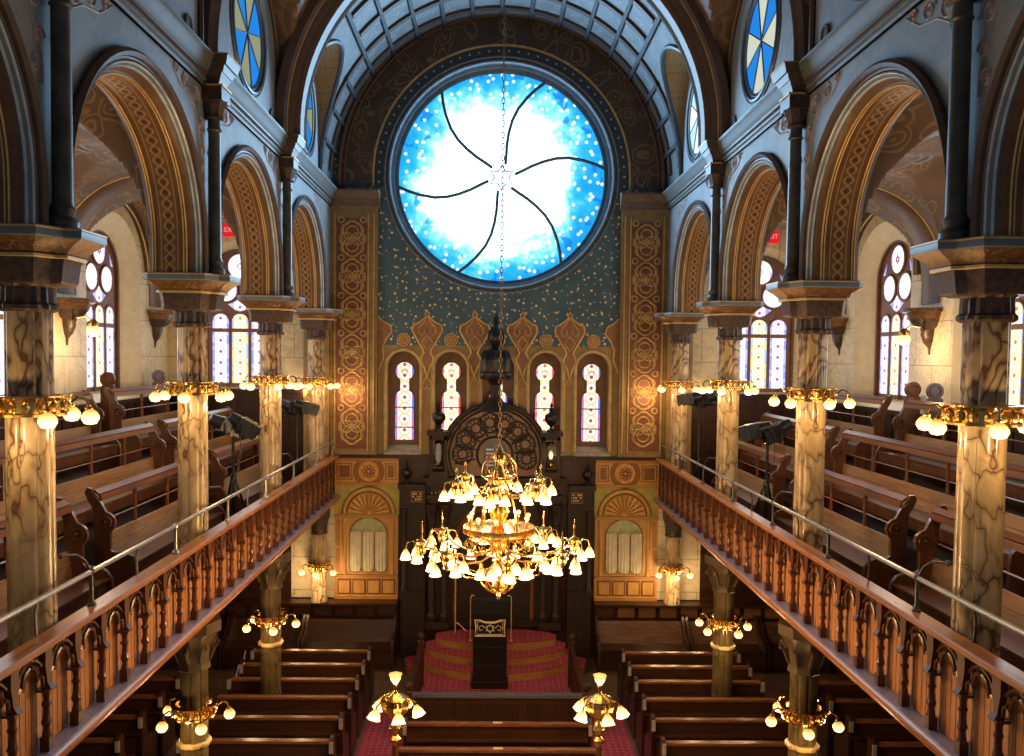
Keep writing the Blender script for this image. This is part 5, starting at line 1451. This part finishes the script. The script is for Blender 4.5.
m.ring(.17, .012, lambda u, v, d: (CX+u, CYY+v, 5.10), seg=24, k=5); m.build('crown', BRASS, ch)
m = MB(); m.lathe([(.40,4.44),(.43,4.45),(.435,4.49),(.43,4.52),(.40,4.52),(.39,4.48),(.40,4.44)], 40, (CX,CYY,0), cap=False); m.lathe([(.06,4.53),(.40,4.50),(.40,4.505),(.06,4.54)], 40, (CX,CYY,0), cap=False); hp = m.build('hoop', BRASS, ch)
m = MB()
for k in range(4):
    a = k*pi/2+.55; c, s_ = cos(a), sin(a)
    m.tube([(CX+r*c, CYY+r*s_, z) for r, z in ((.10,5.10),(.20,5.02),(.30,4.86),(.37,4.70),(.40,4.50))], .012, 5)
m.build('strap', BRASS, ch)
for k in range(10):
    a = k*2*pi/10+.2; c, s_ = cos(a), sin(a)
    m = MB(); m.lathe([(.012,4.52),(.010,4.58),(.022,4.60),(.016,4.62)], 8, (CX+.36*c, CYY+.36*s_, 0)); cd = m.build('candle_cup', BRASS, ch)
    m = MB(); m.sphere((CX+.36*c, CYY+.36*s_, 4.645), .028, 8, 6); m.build('bulb', GLASSC, cd)
def satellite(R, zb, a, nsh, rs, spike, drop):
    c, s_ = cos(a), sin(a); x, y = CX+R*c, CYY+R*s_
    m = MB(); m.tube([(CX+r*c, CYY+r*s_, z) for r, z in ((.06, zb-.02),(R*.35, zb-.10),(R*.7, zb-.07),(R*.9, zb+.02),(R, zb+.03))], .014, 6)
    m.lathe([(.001,zb-.10),(.02,zb-.08),(.045,zb-.03),(.06,zb+.02),(.035,zb+.06),(.05,zb+.09),(.075,zb+.10),(.02,zb+.13),(.010,zb+.16),(.010,zb+.18+spike*.4),(.018,zb+.19+spike*.4),(.001,zb+.20+spike)], 12, (x,y,0))
    for k in range(nsh):
        q = a + 2*pi*k/nsh; cc, ss = cos(q), sin(q)
        m.tube([(x+r*cc, y+r*ss, z) for r, z in ((.05,zb+.03),(rs*.55,zb+.10),(rs*.9,zb+.09),(rs,zb+.03),(rs,zb))], .008, 5)
    ar = m.build('branch', BRASS, ch)
    for k in range(nsh):
        q = a + 2*pi*k/nsh
        bell(Vector((x+rs*cos(q), y+rs*sin(q), zb+.005)), .062, drop).build('shade', GLASSC, ar)
for k in range(8): satellite(.92, 4.25, k*pi/4+.10, 5, .19, .14, .12)
for k in range(6): satellite(.54, 4.98, k*pi/3+.36, 4, .15, .08, .12)
for k in range(12):
    a = k*pi/6+.13; R = .50 + .07*(k % 2); c, s_ = cos(a), sin(a)
    m = MB(); m.tube([(CX+r*c, CYY+r*s_, z) for r, z in ((.07,4.02),(R*.5,3.93),(R*.9,3.98),(R,4.12),(R,4.18),(R+.05,4.19),(R+.06,4.13))], .010, 5); ar = m.build('lower_branch', BRASS, ch)
    bell(Vector((CX+(R+.06)*c, CYY+(R+.06)*s_, 4.13)), .060, .115).build('shade', GLASSC, ar)
m = MB()
for k in range(24):
    a = k*pi/12; c, s_ = cos(a), sin(a)
    m.tube([(CX+r*c, CYY+r*s_, z) for r, z in ((.13,4.34),(.24,4.40),(.34,4.38),(.42,4.30),(.38,4.24),(.31,4.27),(.33,4.32))], .008, 4)
m.build('filigree', BRASS, ch)

for k in range(6):
    a = k*pi/3+.06
    lamp((CX+.90*cos(a), CYY+.90*sin(a), 4.08), LWC); lamp((CX+.55*cos(a+.3), CYY+.55*sin(a+.3), 4.78), LWC*.6)
for k in range(3): lamp((CX+.45*cos(k*2.1), CYY+.45*sin(k*2.1), 3.86), LWC)
lamp((1.14, YA-.45, 4.45), 2)
# ---- slender white poles leaning under the left gallery
for k, (p0, p1, w_) in enumerate((((-4.78,14.62,.01),(-4.72,15.2,.86),'nearer the camera'),((-4.78,15.25,.01),(-4.82,15.95,.85),'nearer the ark wall'))):
    t = thing('leaning_pole', 'slender white pole leaning past the pews under the left gallery, %s' % w_, 'pole', p0, 0, 'white poles under the left gallery')
    MB().tube([p0, p1], .012, 6).build('pole', plain('white_pole_paint_%d' % k, (.7,.7,.68), .4), t); MB().sphere(p1, .018, 8, 6).build('tip', KNOB, t)
# ---- prayer books left on the gallery
def book(x, y, z, rz, label, mt):
    T = Matrix.Translation((x,y,z)) @ Matrix.Rotation(rz,4,'Z')
    t = thing('prayer_book', label, 'book', (x,y,z))
    m = MB(T); m.prism([(-.11,.0),(-.10,.025),(-.04,.032),(0,.018),(.04,.032),(.10,.025),(.11,0)], lambda u, v, d: (u, d, v), -.08, .08); m.build('pages', mt, t)
    MB(T).box(-.115,.115,-.085,.085,-.006,0).build('cover', DARKW, t)
WP = plain('white_pages', (.62,.62,.64), .6)
book(4.20, 9.16, 3.735, .4, 'open white prayer book on the right gallery floor beside a pew end', WP)
book(3.86, 8.55, 3.463, .9, 'open white prayer book lying low behind the right gallery railing', WP)

# ================================================================== light, camera
def daylight(p, rot, sx, sy, w):
    l = bpy.data.lights.new('window_daylight', 'AREA'); l.shape = 'RECTANGLE'; l.size = sx; l.size_y = sy; l.energy = w; l.color = (.92,.96,1)
    o = bpy.data.objects.new('window_daylight', l); COL.objects.link(o); o.location = p; o.rotation_euler = rot; o['kind'] = 'helper'
l = bpy.data.lights.new('rose_daylight', 'AREA'); l.shape = 'DISK'; l.size = 4.3; l.energy = 440; l.color = (.40,.68,1)
o = bpy.data.objects.new('rose_daylight', l); COL.objects.link(o); o.location = (RX, YW+.12, RZ); o.rotation_euler = (-pi/2, 0, 0); o['kind'] = 'helper'
for s in (-1, 1):
    for y in BAYS[1:]: daylight((s*(XO+.26), y, 7.2), (0, s*pi/2, 0), 2.4, 1.1, 28)
    daylight(((-5.60 if s < 0 else 5.68), YW+.10, 7.2), (-pi/2, 0, 0), 1.1, 2.4, 18)
wd = bpy.data.worlds.new('World'); SC.world = wd; wd.use_nodes = True
bg = wd.node_tree.nodes['Background']; bg.inputs[0].default_value = (.62,.78,1.0,1); bg.inputs[1].default_value = .11

cam = bpy.data.cameras.new('camera'); co = bpy.data.objects.new('camera', cam); COL.objects.link(co)
yaw, pit, roll = .0122, .0435, .0108
cy_, sy_ = cos(yaw), sin(yaw); cp, sp_2 = cos(pit), sin(pit)
fw = Vector((sy_*cp, cy_*cp, -sp_2)); rt = Vector((cy_, -sy_, 0)); up = rt.cross(fw)
r2 = rt*cos(roll) + up*sin(roll); u2 = -rt*sin(roll) + up*cos(roll)
R3 = Matrix((r2, u2, -fw)).transposed().to_4x4()
co.matrix_world = Matrix.Translation((-.1484, 0, 6.55)) @ R3
cam.sensor_fit = 'HORIZONTAL'; cam.sensor_width = 36; cam.lens = 840/1024*36
cam.shift_x = (512-501.49)/1024; cam.shift_y = (393.31-378)/1024; cam.clip_start = .05
SC.camera = co
SC.view_settings.view_transform = 'Standard'; SC.view_settings.look = 'None'
SC.view_settings.exposure = 0.0; SC.view_settings.gamma = 1.0; SC.view_settings.use_curve_mapping = False
